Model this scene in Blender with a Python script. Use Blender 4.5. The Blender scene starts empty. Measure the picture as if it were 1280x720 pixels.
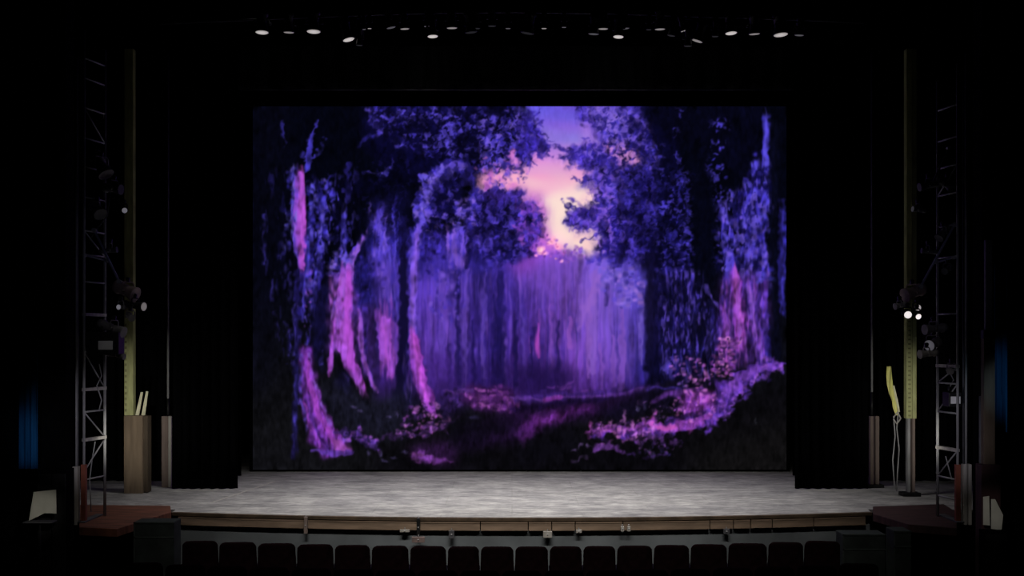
import bpy, bmesh, math, random
from mathutils import Vector, Matrix, Euler
import numpy as np
random.seed(11)
scene = bpy.context.scene
COL = scene.collection
# the place is laid out in metres: stage level is z = 0, the camera looks along +y
F, HZ, H = 1500.0, 424.0, 2.98
def at(px, py, y):
    """point at distance y whose direction is that of a photo pixel"""
    return Vector(((px-640)*y/F, y, H+(HZ-py)*y/F))
def mm(n, y): return n*y/F                      # n photo pixels in metres at distance y
# ---------------------------------------------------------------- projected picture (painted stroke by stroke, stored as vertex colours)
PX0, PY0, PW, PH = 316, 133, 667, 454          # extent of the projected picture, one sample per cell
RS = np.random.RandomState(7)
YY, XX = np.mgrid[0:PH, 0:PW].astype(np.float64)
XX += PX0; YY += PY0
CV = np.zeros((PH, PW, 3))

def blur(a, sx, sy=None):
    sy = sx if sy is None else sy
    for ax, s in ((1, sx), (0, sy)):
        if s < 0.3: continue
        r = int(3*s)+1
        k = np.exp(-0.5*(np.arange(-r, r+1)/s)**2); k /= k.sum()
        p = [(0, 0)]*a.ndim; p[ax] = (r, r)
        q = np.pad(a, p, mode='edge'); o = np.zeros_like(a)
        for i, w in enumerate(k):
            sl = [slice(None)]*a.ndim; sl[ax] = slice(i, i+a.shape[ax]); o += w*q[tuple(sl)]
        a = o
    return a
def noise(sx, sy=None):
    n = blur(RS.rand(PH, PW), sx, sy)
    n -= n.mean(); n /= (n.std()+1e-9)
    return n                                    # zero mean, unit deviation
def fbm(sx, sy):
    n = noise(sx, sy) + 0.6*noise(sx*.45, sy*.45) + .35*noise(max(sx*.2, .5), max(sy*.2, .5))
    return n/n.std()
def over(mask, col):
    c = np.asarray(col, float)
    if c.ndim == 1: c = c[None, None, :]
    CV[:] = CV*(1-mask[..., None]) + c*mask[..., None]
def add(mask, col):
    c = np.asarray(col, float)[None, None, :]
    CV[:] = CV + c*mask[..., None]
def polym(pts, soft=1.0, rough=0.0, rs=3.0):
    x, y = XX, YY
    if rough:
        x = XX + rough*noise(rs); y = YY + rough*noise(rs)
    ins = np.zeros((PH, PW), bool)
    n = len(pts)
    for i in range(n):
        x0, y0 = pts[i]; x1, y1 = pts[(i+1) % n]
        if y0 == y1: continue
        c = ((y0 > y) != (y1 > y)) & (x < (x1-x0)*(y-y0)/(y1-y0)+x0)
        ins ^= c
    return blur(ins.astype(float), soft)
def strokem(pts, w, soft=1.0, rough=0.0, rs=3.0, brk=None):
    """variable width stroke mask; pts [(x,y),..], w list of half widths"""
    if not hasattr(w, '__len__'): w = [w]*len(pts)
    x, y = XX, YY
    if rough:
        x = XX + rough*noise(rs); y = YY + rough*noise(rs)
    m = np.zeros((PH, PW))
    for i in range(len(pts)-1):
        x0, y0 = pts[i]; x1, y1 = pts[i+1]
        dx, dy = x1-x0, y1-y0; L = dx*dx+dy*dy+1e-9
        t = np.clip(((x-x0)*dx+(y-y0)*dy)/L, 0, 1)
        d = np.hypot(x-x0-t*dx, y-y0-t*dy)
        ww = w[i]+(w[i+1]-w[i])*t
        m = np.maximum(m, np.clip((ww-d)/soft+0.5, 0, 1))
    if brk is None: brk = .8 if max(w) < 3.2 and soft < 2.4 else 0
    if brk: m = m*np.clip(1-brk*.5+brk*.55*(noise(1.1, 2.6)*.7+noise(2.5, 6)*.6), 0, 1)
    return m
def dab(cx, cy, a, b, ang, col, al=1.0):
    r = max(a, b)+2
    x0 = int(max(0, cx-PX0-r)); x1 = int(min(PW, cx-PX0+r+1)); y0 = int(max(0, cy-PY0-r)); y1 = int(min(PH, cy-PY0+r+1))
    if x1 <= x0 or y1 <= y0: return
    X = XX[y0:y1, x0:x1]-cx; Y = YY[y0:y1, x0:x1]-cy
    c, s = math.cos(ang), math.sin(ang)
    u = (X*c+Y*s)/a; v = (-X*s+Y*c)/b
    m = np.clip(1.35-np.sqrt(u*u+v*v), 0, 1)*al
    CV[y0:y1, x0:x1] = CV[y0:y1, x0:x1]*(1-m[..., None]) + np.asarray(col, float)*m[..., None]
def dabs(pts, n, size, cols, al=(.5, .9), asp=1.6, ang=None, rough=4):
    """n leaf dabs scattered inside a polygon"""
    m = polym(pts, 1.5, rough) ; ys, xs = np.nonzero(m > .45)
    if len(xs) == 0: return
    for _ in range(n):
        i = RS.randint(len(xs)); c = np.asarray(cols[RS.randint(len(cols))], float)*RS.uniform(.75, 1.2)
        s = RS.uniform(size[0], size[1]); k = RS.uniform(1, asp)
        a = RS.uniform(0, math.pi) if ang is None else RS.normal(ang[0], ang[1])
        dab(xs[i]+PX0, ys[i]+PY0, s*k, s, a, c, RS.uniform(*al))
def streaks(pts, n, length, wid, cols, al=(.3, .8), lean=0.03, soft=1.5):
    """n thin vertical streaks inside a polygon"""
    m = polym(pts, .5); ys, xs = np.nonzero(m > .5)
    for _ in range(n):
        i = RS.randint(len(xs)); c = np.asarray(cols[RS.randint(len(cols))], float)*RS.uniform(.8, 1.2)
        dab(xs[i]+PX0, ys[i]+PY0, RS.uniform(*length), RS.uniform(*wid), math.pi/2+RS.normal(0, lean), c, RS.uniform(*al))
def mott(pts, n, cols, sc=1.3, thr=.3, al=.8, soft=3, rough=4, asp=1.0, tall=1.0):
    """n layers of broken leafy patches (thresholded noise) inside a polygon"""
    m = polym(pts, soft, rough)
    for k in range(n):
        q = noise(sc*asp, sc*tall)*.75+noise(sc*2.6*asp, sc*2.6*tall)*.65
        c = np.asarray(cols[k % len(cols)], float)
        over(m*np.clip((q-thr)*2.2, 0, 1)*al, c)
def shade(items, col, rough=5):
    for x, y, rx, ry, al in items:
        d = np.hypot((XX-x+rough*noise(4))/rx, (YY-y+rough*noise(4))/ry)
        over(np.clip(1.3-d, 0, 1)*al, col)
def trunk(pts, w, cols, al=1.0, rough=.8, streak=.5, fade=14):
    """a trunk shaded across its width: cols = left, middle, right"""
    m = strokem(pts, w, 2.0, rough*.8, 2.4, 0)*al
    ya, yb = min(p[1] for p in pts), max(p[1] for p in pts)
    f = np.clip((YY-ya+fade*.35*noise(1.5, 4))/fade, 0, 1)*np.clip((yb-YY+fade*.35*noise(1.5, 4))/fade+.25, 0, 1)
    m = m*np.clip(f, 0, 1)
    # lateral coordinate from the centre line by height
    ys = [p[1] for p in pts]; xs = [p[0] for p in pts]
    o = np.argsort(ys); ys = np.array(ys, float)[o]; xs = np.array(xs, float)[o]; ww = np.array(w if hasattr(w, '__len__') else [w]*len(pts), float)[o]
    cx = np.interp(YY[:, 0], ys, xs)[:, None]; hw = np.interp(YY[:, 0], ys, ww)[:, None]
    u = np.clip((XX-cx)/(hw+.5)*.5+.5, 0, 1)[..., None]
    L, M, R = [np.asarray(c, float) for c in cols]
    c = np.where(u < .5, L+(M-L)*u*2, M+(R-M)*(u-.5)*2)
    n = (noise(.9, 8)*.6+noise(1.6, 2.5)*.55)[..., None]
    c = c*(1+streak*.35*n)
    CV[:] = CV*(1-m[..., None]) + c*m[..., None]

def paint():
    # ---- unlit cloth: the projector's black level, greyer toward the lower corners
    g = np.clip((YY-330)/200, 0, 1)[..., None]
    base = np.array([4, 5, 17.])*(1-g)+np.array([17, 17, 21.])*g
    CV[:] = base
    over(polym([(470, 540), (740, 540), (990, 470), (990, 600), (470, 600)], 18), (10, 9, 14))
    over(polym([(860, 560), (990, 520), (990, 600), (860, 600)], 20), (17, 16, 17))

    # ---- sky
    sky = [(640, 128), (800, 128), (800, 200), (760, 260), (752, 345), (660, 345), (640, 260), (600, 245), (600, 195), (650, 175)]
    ms = polym(sky, 5)
    ky = [133, 150, 172, 190, 205, 222, 236, 250, 270, 300, 330]
    kc = np.array([[98, 84, 214], [112, 92, 216], [142, 112, 220], [182, 130, 220], [222, 148, 214], [240, 164, 205], [246, 192, 208], [250, 218, 214], [252, 222, 214], [246, 200, 208], [180, 120, 200]], float)
    c = np.stack([np.interp(YY+4*noise(14, 6), ky, kc[:, i]) for i in range(3)], -1)
    over(ms, c)
    over(polym([(600, 215), (655, 225), (665, 240), (655, 262), (600, 250)], 6)*.7, (236, 150, 205))
    over(polym([(655, 245), (675, 240), (690, 270), (695, 330), (655, 330), (640, 270)], 6)*.9, (178, 90, 196))
    over(polym([(698, 240), (745, 232), (740, 262), (722, 275), (712, 296), (730, 302), (742, 310), (740, 322), (700, 305), (683, 290), (688, 262), (680, 246)], 5, 3)*.8, (252, 224, 212))

    # ---- distant wood: blue violet haze crossed by upright streaks
    global wood
    wood = [(470, 325), (560, 318), (640, 318), (700, 312), (745, 322), (790, 322), (815, 340), (812, 485), (700, 495), (640, 500), (560, 495), (470, 500)]
    mw = polym(wood, 4, 2)
    t = np.clip((YY-320)/170, 0, 1)
    right = np.clip((XX-640)/120, 0, 1)
    kx = [470, 520, 560, 600, 640, 670, 720, 760, 800]
    top = np.array([[50, 38, 145], [70, 52, 170], [78, 56, 172], [58, 42, 150], [66, 46, 160], [92, 62, 178], [122, 84, 204], [106, 84, 208], [72, 60, 185]], float)
    bot = np.array([[52, 30, 110], [78, 40, 138], [66, 38, 135], [46, 28, 118], [60, 32, 122], [60, 30, 118], [98, 50, 160], [94, 52, 165], [44, 34, 130]], float)
    c = np.stack([np.interp(XX, kx, top[:, i])*(1-t)+np.interp(XX, kx, bot[:, i])*t for i in range(3)], -1)
    c = c*(1.02+.13*noise(2.0, 24)+.07*noise(1.0, 14)+.10*noise(14, 18))[..., None]
    over(mw, np.clip(c, 0, 255))
    over(polym([(478, 290), (600, 290), (610, 340), (478, 345)], 6)*.9, (42, 32, 132))
    streaks([(490, 330), (640, 345), (800, 340), (808, 470), (500, 485)], 210, (8, 30), (.9, 2.0), [(118, 84, 205), (96, 70, 196), (140, 92, 210), (84, 60, 186)], (.12, .4), .02)
    streaks([(490, 345), (640, 360), (700, 380), (800, 400), (808, 480), (500, 490)], 190, (8, 34), (.8, 2.2), [(44, 32, 124), (54, 34, 136), (36, 26, 108)], (.15, .45), .02)
    mott([(480, 330), (640, 335), (800, 330), (806, 480), (490, 490)], 6, [(70, 48, 158), (112, 78, 192), (38, 27, 108), (128, 86, 198), (44, 30, 120), (92, 60, 176)], .8, .9, .22, 6, 2, 1, 16)
    for x, y0, y1, w, cc in [(581, 335, 480, 3.2, (100, 72, 190)), (604, 338, 470, 3, (102, 74, 195)), (630, 380, 482, 2.5, (104, 72, 190)), (654, 365, 470, 2, (92, 66, 182)),
                             (672, 385, 440, 1.8, (130, 70, 185)), (689, 380, 470, 2, (126, 76, 188)), (712, 395, 435, 3, (150, 84, 196)), (741, 340, 465, 5, (134, 92, 206)), (735, 360, 470, 3, (140, 90, 202)),
                             (766, 420, 482, 4, (128, 80, 196)), (776, 380, 490, 4, (130, 82, 198)), (801, 370, 455, 2, (120, 100, 215)), (752, 430, 485, 2.5, (128, 76, 190)), (570, 350, 470, 5, (92, 64, 184)), (536, 370, 480, 4, (96, 62, 182)), (553, 340, 470, 5, (98, 68, 190))]:
        over(strokem([(x+RS.uniform(-3, 3), y0), (x, (y0+y1)/2), (x+RS.uniform(-1, 1), y1)], [w*.5, w, w*.7], 2.5, .8, 3, 0)*.62, cc)
    for x, y0, y1, w in [(572, 342, 480, 3), (625, 340, 480, 6), (617, 370, 488, 3), (592, 400, 485, 2.5), (664, 410, 470, 2), (697, 400, 460, 2), (757, 350, 380, 2), (644, 400, 480, 2), (562, 430, 485, 2)]:
        over(strokem([(x, y0), (x, y1)], [w*.7, w*1.1], 3.5, 1)*.78, (26, 19, 84))
    over(strokem([(722, 412), (735, 372), (748, 345), (752, 338)], [2, 5, 7, 4], 5, 1.5)*.55, (150, 100, 208))
    over(strokem([(710, 380), (724, 350), (736, 330)], [2, 3, 2], 2, 1)*.5, (80, 46, 158))
    over(polym([(658, 455), (700, 458), (718, 474), (700, 488), (665, 488), (640, 480)], 7, 2)*.85, (36, 20, 86))
    over(strokem([(672, 404), (671, 430), (673, 446)], [1, 2.6, 1.4], 3)*.9, (196, 70, 180))
    over(strokem([(662, 420), (662, 440)], [1, 1], 2)*.5, (150, 70, 180))
    over(polym([(640, 320), (700, 315), (720, 322), (720, 345), (690, 365), (650, 350)], 10)*.55, (116, 72, 190))
    over(polym([(640, 280), (672, 285), (672, 332), (650, 345), (636, 330)], 7)*.75, (140, 64, 180))
    over(polym([(478, 452), (700, 452), (720, 470), (830, 478), (830, 500), (478, 510)], 9, 2)*.42, (34, 18, 76))
    # bright blue patch under the right canopy
    dabs([(745, 328), (800, 322), (808, 345), (806, 380), (775, 385), (750, 360)], 160, (1.5, 4), [(118, 98, 218), (96, 84, 210), (70, 56, 180), (140, 110, 222)], (.35, .75))
    dabs([(770, 345), (806, 338), (806, 385), (780, 378)], 35, (1.5, 3), [(40, 32, 140), (150, 110, 215)], (.4, .8))

    # ---- dark crown in the middle, in front of the sky
    crown = [(583, 250), (592, 240), (625, 236), (648, 238), (662, 250), (672, 270), (676, 292), (668, 318), (640, 325), (600, 322), (584, 300)]
    over(polym(crown, 3, 3)*.95, (34, 24, 112))
    over(polym([(586, 262), (640, 262), (645, 312), (590, 318)], 7)*.8, (16, 13, 64))
    dabs(crown, 420, (1.3, 3.2), [(24, 18, 84), (60, 46, 158), (78, 58, 178), (14, 11, 58), (48, 34, 134)], (.4, .9), 2.2)
    mott(crown, 4, [(18, 14, 72), (56, 42, 152), (14, 11, 60), (76, 58, 180)], 1.4, .4, .75)
    shade([(605, 290, 22, 14, .7), (595, 268, 10, 10, .6), (625, 270, 16, 8, .5), (630, 300, 20, 10, .55), (650, 262, 10, 6, .3), (610, 250, 14, 5, .5)], (16, 12, 64))
    dabs([(650, 250), (672, 262), (682, 290), (674, 318), (652, 312), (645, 275)], 150, (1.2, 3), [(120, 62, 180), (160, 84, 196), (84, 46, 156), (60, 36, 140)], (.4, .8))
    # sunlit scraps below the crown
    for x, y, a, b, cc in [(676, 312, 5, 4, (250, 205, 200)), (680, 316, 4, 3, (252, 190, 215)), (690, 300, 5, 3, (246, 170, 200)), (697, 308, 4, 5, (246, 168, 190)), (686, 303, 3, 2, (250, 200, 200)),
                           (670, 319, 2, 2, (250, 160, 220)), (735, 318, 5, 3, (252, 176, 205)), (733, 306, 8, 5, (250, 200, 205)), (724, 303, 7, 4, (252, 222, 208)), (742, 296, 4, 3, (244, 190, 215))]:
        dab(x, y, a, b, RS.uniform(0, 3), cc, .95)
    add(polym([(662, 300), (700, 296), (704, 322), (664, 326)], 8)*.30, (140, 40, 90))
    dabs([(665, 296), (700, 300), (700, 325), (668, 328)], 50, (1, 2.2), [(150, 70, 190), (246, 170, 200), (120, 56, 180), (216, 100, 190)], (.4, .8))
    dabs([(700, 302), (745, 318), (742, 330), (700, 322)], 40, (1.2, 2.6), [(130, 80, 190), (110, 66, 190), (160, 96, 206)], (.4, .8))

    # ---- left canopy
    over(polym([(455, 128), (655, 128), (664, 150), (655, 185), (620, 210), (592, 222), (560, 215), (500, 225), (470, 200), (455, 165)], 6, 4)*.9, (12, 10, 52))
    lc = [(60, 48, 172), (78, 64, 194), (44, 34, 140), (96, 76, 205), (34, 27, 118)]
    dabs([(460, 136), (520, 134), (520, 150), (500, 160), (470, 172), (458, 160)], 110, (1.5, 3.2), lc, (.4, .9))
    dabs([(475, 136), (650, 140), (650, 215), (590, 215), (560, 190), (520, 190), (480, 170)], 520, (1.2, 3.2), [(30, 24, 108), (52, 40, 150), (16, 12, 64), (10, 8, 44)], (.4, .85))
    for x, y in [(498, 142), (506, 145), (481, 152), (540, 148), (563, 139), (575, 155), (527, 180), (535, 171), (556, 170), (550, 181), (560, 182), (498, 178), (528, 188), (562, 192), (585, 190), (577, 166), (600, 170), (615, 168), (620, 184), (608, 176), (588, 162), (616, 152), (640, 157), (634, 158), (647, 140), (640, 146), (565, 192), (545, 182), (605, 155), (645, 150), (628, 176), (495, 177), (612, 154), (638, 180)]:
        for _ in range(4):
            dab(x+RS.normal(0, 3.5), y+RS.normal(0, 2.5), RS.uniform(2, 4), RS.uniform(1.2, 2.2), RS.uniform(0, 3.1), np.array([90, 74, 205])*RS.uniform(.75, 1.2), .7)
    dabs([(600, 150), (650, 145), (655, 200), (635, 215), (600, 190)], 170, (1.3, 3), [(84, 66, 200), (60, 46, 176), (110, 84, 212), (40, 30, 134)], (.4, .8))
    mott([(470, 134), (655, 134), (660, 200), (600, 215), (540, 200), (470, 165)], 7, [(34, 27, 116), (12, 9, 50), (62, 50, 172), (8, 7, 34), (84, 68, 196), (14, 11, 58), (8, 7, 34)], 1.4, .6, .8)
    mott([(600, 145), (655, 140), (658, 205), (605, 210)], 3, [(90, 72, 206), (44, 33, 140), (118, 92, 214)], 1.3, .6, .75)
    shade([(490, 172, 14, 10, .8), (515, 200, 26, 14, .85), (478, 190, 20, 12, .7), (530, 160, 10, 8, .6), (575, 180, 13, 8, .75), (590, 198, 18, 9, .75), (560, 155, 12, 5, .6), (590, 140, 26, 7, .75), (620, 140, 14, 8, .7), (515, 225, 16, 14, .8), (500, 215, 22, 18, .75), (545, 200, 12, 6, .6), (605, 190, 8, 6, .6)], (7, 6, 34))
    # its fringe reaching over the sky
    dabs([(650, 142), (668, 142), (672, 160), (690, 178), (676, 196), (660, 205), (648, 200)], 170, (1.2, 3.4), [(36, 26, 118), (58, 42, 150), (28, 20, 100), (84, 62, 190)], (.5, .9), 2.4)
    for p in [[(655, 172), (672, 176), (690, 181)], [(655, 160), (668, 165), (684, 170)], [(655, 150), (664, 146)], [(694, 184), (707, 189)], [(658, 180), (672, 190), (677, 200)], [(657, 186), (662, 200), (661, 212)], [(655, 165), (665, 150), (677, 150)], [(660, 178), (680, 184), (682, 186)], [(692, 197), (702, 196)]]:
        over(strokem(p, [2.6, 1.9, 1][:len(p)], 1.5, 1)*.85, (44, 32, 132))
    for p in [[(650, 150), (662, 158), (676, 160)], [(652, 168), (670, 172), (692, 178)], [(650, 176), (668, 184), (684, 192)], [(646, 186), (660, 196), (670, 208)], [(660, 142), (672, 140)], [(668, 178), (680, 186), (688, 196)], [(640, 196), (648, 210), (652, 222)], [(634, 190), (638, 206), (640, 216)]]:
        over(strokem(p, [2.4, 1.8, .8][:len(p)], 1.6, 1.8, 2, 0)*.8, (50, 36, 142))
    # pink gaps
    for x, y, w, h, cc in [(612, 222, 4, 11, (214, 106, 196)), (640, 194, 4, 9, (206, 120, 205)), (645, 203, 5, 6, (214, 130, 205)), (628, 224, 6, 4, (236, 150, 205)), (645, 222, 11, 8, (250, 176, 205)), (608, 232, 3, 6, (190, 90, 190)), (634, 212, 3, 6, (178, 100, 200)), (640, 232, 8, 4, (236, 140, 205))]:
        dab(x, y, h, w, math.pi/2 if h > w else 1.4, cc, .9)
    dabs([(603, 200), (655, 200), (655, 232), (605, 236)], 80, (1.1, 2.3), [(120, 74, 196), (70, 52, 180), (196, 110, 200), (90, 66, 190)], (.4, .8))
    over(polym([(607, 238), (655, 236), (655, 248), (605, 250)], 4, 2)*.8, (70, 44, 160))

    # ---- right canopy hanging into the sky
    rc = [(722, 133), (790, 133), (812, 150), (822, 180), (818, 320), (760, 318), (748, 300), (735, 290), (715, 285), (712, 262), (745, 262), (742, 240), (722, 232), (730, 222), (748, 212), (720, 205), (708, 192), (730, 180), (745, 178), (746, 160), (736, 148), (722, 146)]
    gx = np.clip((XX-735)/90, 0, 1)[..., None]
    over(polym(rc, 3, 4)*.88, (70, 50, 168)*(1-gx)+np.array([20, 16, 84.])*gx)
    dabs(rc, 900, (1.3, 3.6), [(46, 34, 140), (34, 25, 118), (88, 70, 198), (64, 48, 170), (22, 17, 88), (110, 86, 208)], (.4, .85), 2.2)
    dabs([(735, 134), (788, 134), (800, 160), (795, 200), (750, 195), (748, 160)], 260, (1.3, 3), [(110, 86, 205), (70, 54, 178), (140, 108, 214), (30, 22, 104), (44, 32, 134)], (.45, .85))
    mott(rc, 6, [(50, 37, 146), (84, 66, 194), (30, 22, 108), (104, 80, 205), (40, 29, 128), (120, 92, 210)], 1.3, .55, .75, 3, 5)
    mott([(725, 134), (780, 134), (785, 160), (750, 165), (745, 150)], 4, [(120, 96, 216), (74, 58, 184), (140, 110, 218), (34, 26, 116)], 1.2, .4, .8)
    for x, y, a in [(764, 190, 6), (773, 196, 5), (770, 184, 4), (796, 202, 5), (758, 184, 3), (780, 198, 4)]:
        dab(x, y, a, a*.55, .6, (206, 134, 208), .85)
    dabs([(750, 180), (800, 190), (800, 207), (770, 205)], 60, (1.1, 2.2), [(90, 62, 180), (190, 120, 205), (50, 36, 140), (150, 100, 206)], (.4, .8))
    for p in [[(700, 186), (722, 188), (745, 186), (760, 190), (785, 204)], [(712, 194), (740, 200), (770, 200)], [(713, 225), (735, 224), (750, 216)], [(706, 255), (722, 262), (745, 268)], [(710, 278), (735, 282), (755, 275)], [(745, 190), (760, 203), (790, 208)], [(729, 176), (742, 186)], [(710, 272), (730, 268), (748, 272)], [(726, 300), (745, 292), (760, 290)]]:
        over(strokem(p, [1, 2.6]+[3]*(len(p)-2), 2, 1.6)*.75, (36, 26, 124))
    dabs([(705, 250), (750, 255), (755, 290), (735, 292), (708, 285)], 70, (1.2, 2.8), [(70, 46, 150), (90, 60, 170), (50, 34, 136)], (.5, .85), 2.5)
    dabs([(738, 262), (765, 258), (775, 320), (748, 318), (738, 300)], 110, (1.3, 3), [(96, 66, 190), (130, 84, 204), (64, 44, 160)], (.4, .8))
    over(polym([(782, 195), (815, 175), (822, 330), (790, 332), (772, 300), (776, 240)], 12, 4)*.62, (11, 9, 48))
    dabs([(775, 230), (822, 200), (822, 325), (775, 320)], 260, (1.3, 3.2), [(40, 30, 128), (58, 46, 160), (14, 11, 60), (10, 8, 46)], (.35, .8))
    dabs([(740, 280), (800, 285), (815, 325), (760, 330)], 160, (1.4, 3.2), [(20, 15, 86), (34, 25, 118), (60, 46, 166)], (.4, .8))
    dabs([(725, 310), (790, 318), (800, 328), (740, 332)], 60, (1.3, 3), [(46, 34, 148), (80, 62, 190)], (.4, .7), 2.5)

    mott([(780, 205), (822, 190), (824, 325), (775, 325)], 4, [(10, 8, 44), (44, 34, 134), (12, 9, 50), (62, 48, 166)], 1.4, .55, .7)
    mott([(740, 270), (790, 262), (800, 322), (750, 322)], 3, [(28, 20, 104), (80, 60, 186), (22, 16, 88)], 1.5, .45, .75)
    shade([(790, 160, 13, 10, .7), (783, 190, 11, 12, .6), (812, 160, 10, 14, .6), (757, 240, 18, 5, .5), (772, 215, 20, 6, .55), (795, 250, 12, 20, .45), (800, 290, 14, 22, .55), (775, 320, 18, 7, .5), (805, 225, 10, 16, .6), (745, 200, 14, 5, .5), (765, 280, 12, 8, .35)], (14, 11, 62))
    over(polym([(724, 288), (734, 284), (745, 283), (747, 300), (741, 321), (730, 318), (726, 305), (716, 302)], 2.5, 3)*.8, (250, 208, 205))
    over(polym([(726, 232), (744, 222), (747, 245), (738, 258), (722, 254)], 3, 3)*.6, (246, 196, 208))
    over(polym([(728, 150), (742, 158), (752, 176), (738, 186), (724, 182)], 4, 3)*.6, (168, 120, 218))
    mott([(736, 136), (775, 136), (790, 165), (775, 178), (750, 170)], 3, [(136, 108, 216), (60, 46, 160), (118, 92, 208)], 1.3, .5, .75, 3, 3)
    mott([(752, 180), (792, 184), (798, 204), (778, 208), (758, 196)], 3, [(196, 130, 208), (70, 48, 160), (214, 144, 210)], 1.3, .35, .8, 3, 3)
    mott([(738, 212), (775, 210), (775, 300), (742, 300)], 4, [(104, 72, 196), (52, 38, 146), (128, 88, 204), (40, 29, 126)], 1.3, .5, .7, 4, 4)
    for p in [[(693, 181), (706, 187), (722, 189), (742, 184)], [(706, 196), (722, 195), (742, 199)], [(714, 224), (728, 226), (742, 222)], [(704, 254), (716, 260), (730, 264), (745, 262)], [(712, 276), (728, 276), (744, 272)], [(716, 268), (734, 270)], [(720, 210), (738, 208), (752, 204)], [(724, 300), (738, 297), (750, 290)], [(728, 172), (736, 180), (744, 190)], [(710, 190), (722, 200), (738, 206)], [(716, 283), (734, 287), (748, 284)], [(728, 148), (740, 156), (752, 160)]]:
        over(strokem(p, [.8, 1.8, 2.4, 3][:len(p)], 1.6, 1.8, 2, 0)*.8, (52, 36, 140))
    # ---- dark trunk and dark mass to its right
    over(polym([(800, 132), (850, 132), (850, 250), (862, 330), (858, 470), (812, 478), (806, 400), (806, 330), (818, 300), (822, 200)], 3, 2)*.9, (9, 8, 40))
    over(strokem([(812, 320), (813, 400), (814, 478)], [6, 6, 8], 4, 1.5), (12, 10, 42))
    over(polym([(848, 132), (885, 132), (893, 260), (885, 380), (868, 345), (862, 250)], 6, 2), (5, 6, 22))
    over(polym([(808, 128), (950, 128), (950, 200), (930, 225), (900, 200), (835, 170)], 6, 3)*.85, (6, 6, 24))
    for x, y in [(850, 141), (843, 166), (823, 180), (824, 196), (827, 212), (844, 194), (846, 198), (858, 226), (853, 229), (857, 242), (857, 249), (861, 261), (860, 275), (850, 231), (796, 207), (815, 188), (898, 155), (903, 154), (895, 178), (899, 183), (900, 208), (884, 210), (888, 220), (896, 222), (899, 251), (902, 262), (845, 310), (860, 316), (853, 302), (830, 335), (843, 344), (912, 240), (915, 255)]:
        for _ in range(4):
            dab(x+RS.normal(0, 2.2), y+RS.normal(0, 3), RS.uniform(1.6, 3.6), RS.uniform(1, 2), RS.uniform(.6, 2.4), np.array([72, 60, 190])*RS.uniform(.6, 1.2), .7)
    dabs([(820, 215), (860, 220), (864, 340), (820, 345)], 150, (1.2, 3), [(34, 28, 116), (24, 20, 88), (48, 38, 142)], (.3, .7))
    mott([(820, 210), (862, 215), (866, 345), (820, 345)], 4, [(30, 25, 108), (8, 8, 36), (46, 38, 140), (70, 58, 176)], 1.3, 1.0, .75, 3, 3)
    mott([(884, 150), (905, 150), (905, 330), (895, 330)], 2, [(50, 42, 156), (74, 62, 190)], 1.3, .9, .8, 3, 3)
    # leaves and thin stems right of the dark trunk
    over(polym([(820, 335), (865, 335), (900, 400), (900, 470), (825, 475)], 6, 3)*.5, (26, 20, 84))
    streaks([(820, 335), (862, 335), (900, 420), (895, 470), (825, 470)], 150, (5, 15), (.8, 1.8), [(66, 52, 166), (44, 36, 134), (86, 68, 188), (14, 12, 56)], (.35, .8), .18)
    for p in [[(862, 335), (866, 352), (874, 358)], [(878, 356), (888, 370), (897, 386)], [(872, 380), (874, 400), (884, 420)], [(830, 372), (832, 390), (836, 400)], [(843, 335), (843, 360), (846, 430)], [(860, 395), (864, 430), (862, 436)], [(830, 410), (838, 425), (846, 438)], [(838, 430), (850, 448), (860, 470)]]:
        over(strokem(p, [1.4, 2.2, 1.4], 1.5, 1)*.75, (84, 66, 178))

    mott([(820, 335), (870, 340), (900, 400), (900, 470), (825, 475)], 5, [(30, 24, 100), (54, 43, 146), (10, 9, 40), (78, 62, 176), (8, 8, 32)], 1.1, .8, .8, 3, 3, 1, 3.5)
    # ---- tall trunks on the right
    V = (66, 54, 184)
    trunk([(957, 136), (956, 200), (955, 260)], [4.5, 4.5, 6], ((40, 34, 140), (86, 74, 206), (52, 42, 160)), .95)
    trunk([(945, 205), (938, 240), (941, 290), (950, 330), (952, 420), (955, 455)], [7, 14, 12, 10, 9, 7], ((34, 28, 124), (66, 54, 178), (40, 32, 138)), .9, 1.5)
    dabs([(935, 200), (960, 195), (958, 290), (935, 275), (930, 240)], 170, (1.5, 3.5), [(88, 76, 210), (68, 56, 190), (28, 22, 110), (18, 14, 80)], (.4, .8), 2.5, (1.5, .4))
    trunk([(905, 250), (902, 265), (908, 290), (913, 330), (915, 380)], [2, 4, 8, 9, 12], ((34, 28, 118), (90, 74, 200), (40, 30, 130)), .9, 1.5)
    trunk([(922, 250), (928, 275), (935, 300), (940, 350), (944, 400)], [3, 5, 7, 8, 8], ((50, 40, 150), (100, 78, 205), (46, 34, 140)), .9, 1.5)
    mott([(895, 255), (960, 205), (962, 360), (905, 350)], 5, [(90, 76, 206), (20, 16, 84), (64, 52, 178), (10, 9, 50), (104, 84, 206)], 1.1, .6, .7, 3, 3, 1, 2.6)
    dabs([(895, 270), (958, 270), (962, 360), (905, 350)], 200, (1.3, 3), [(90, 76, 205), (60, 48, 176), (22, 18, 92), (110, 84, 206)], (.35, .75), 2.5, (1.5, .35))
    over(polym([(902, 345), (960, 340), (960, 440), (950, 458), (905, 455), (896, 430)], 5, 2)*.75, (74, 40, 136))
    trunk([(918, 330), (920, 370), (926, 400), (922, 440)], [4, 8, 10, 7], ((110, 46, 156), (196, 84, 190), (120, 48, 156)), .95, 1.2)
    trunk([(904, 370), (906, 400), (908, 430)], [3, 4, 4], ((150, 66, 178), (186, 92, 196), (80, 40, 140)), .85)
    trunk([(931, 340), (938, 370), (943, 410), (945, 450)], [2.5, 3, 3.5, 4], ((104, 66, 180), (140, 84, 196), (60, 36, 134)), .8)
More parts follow.
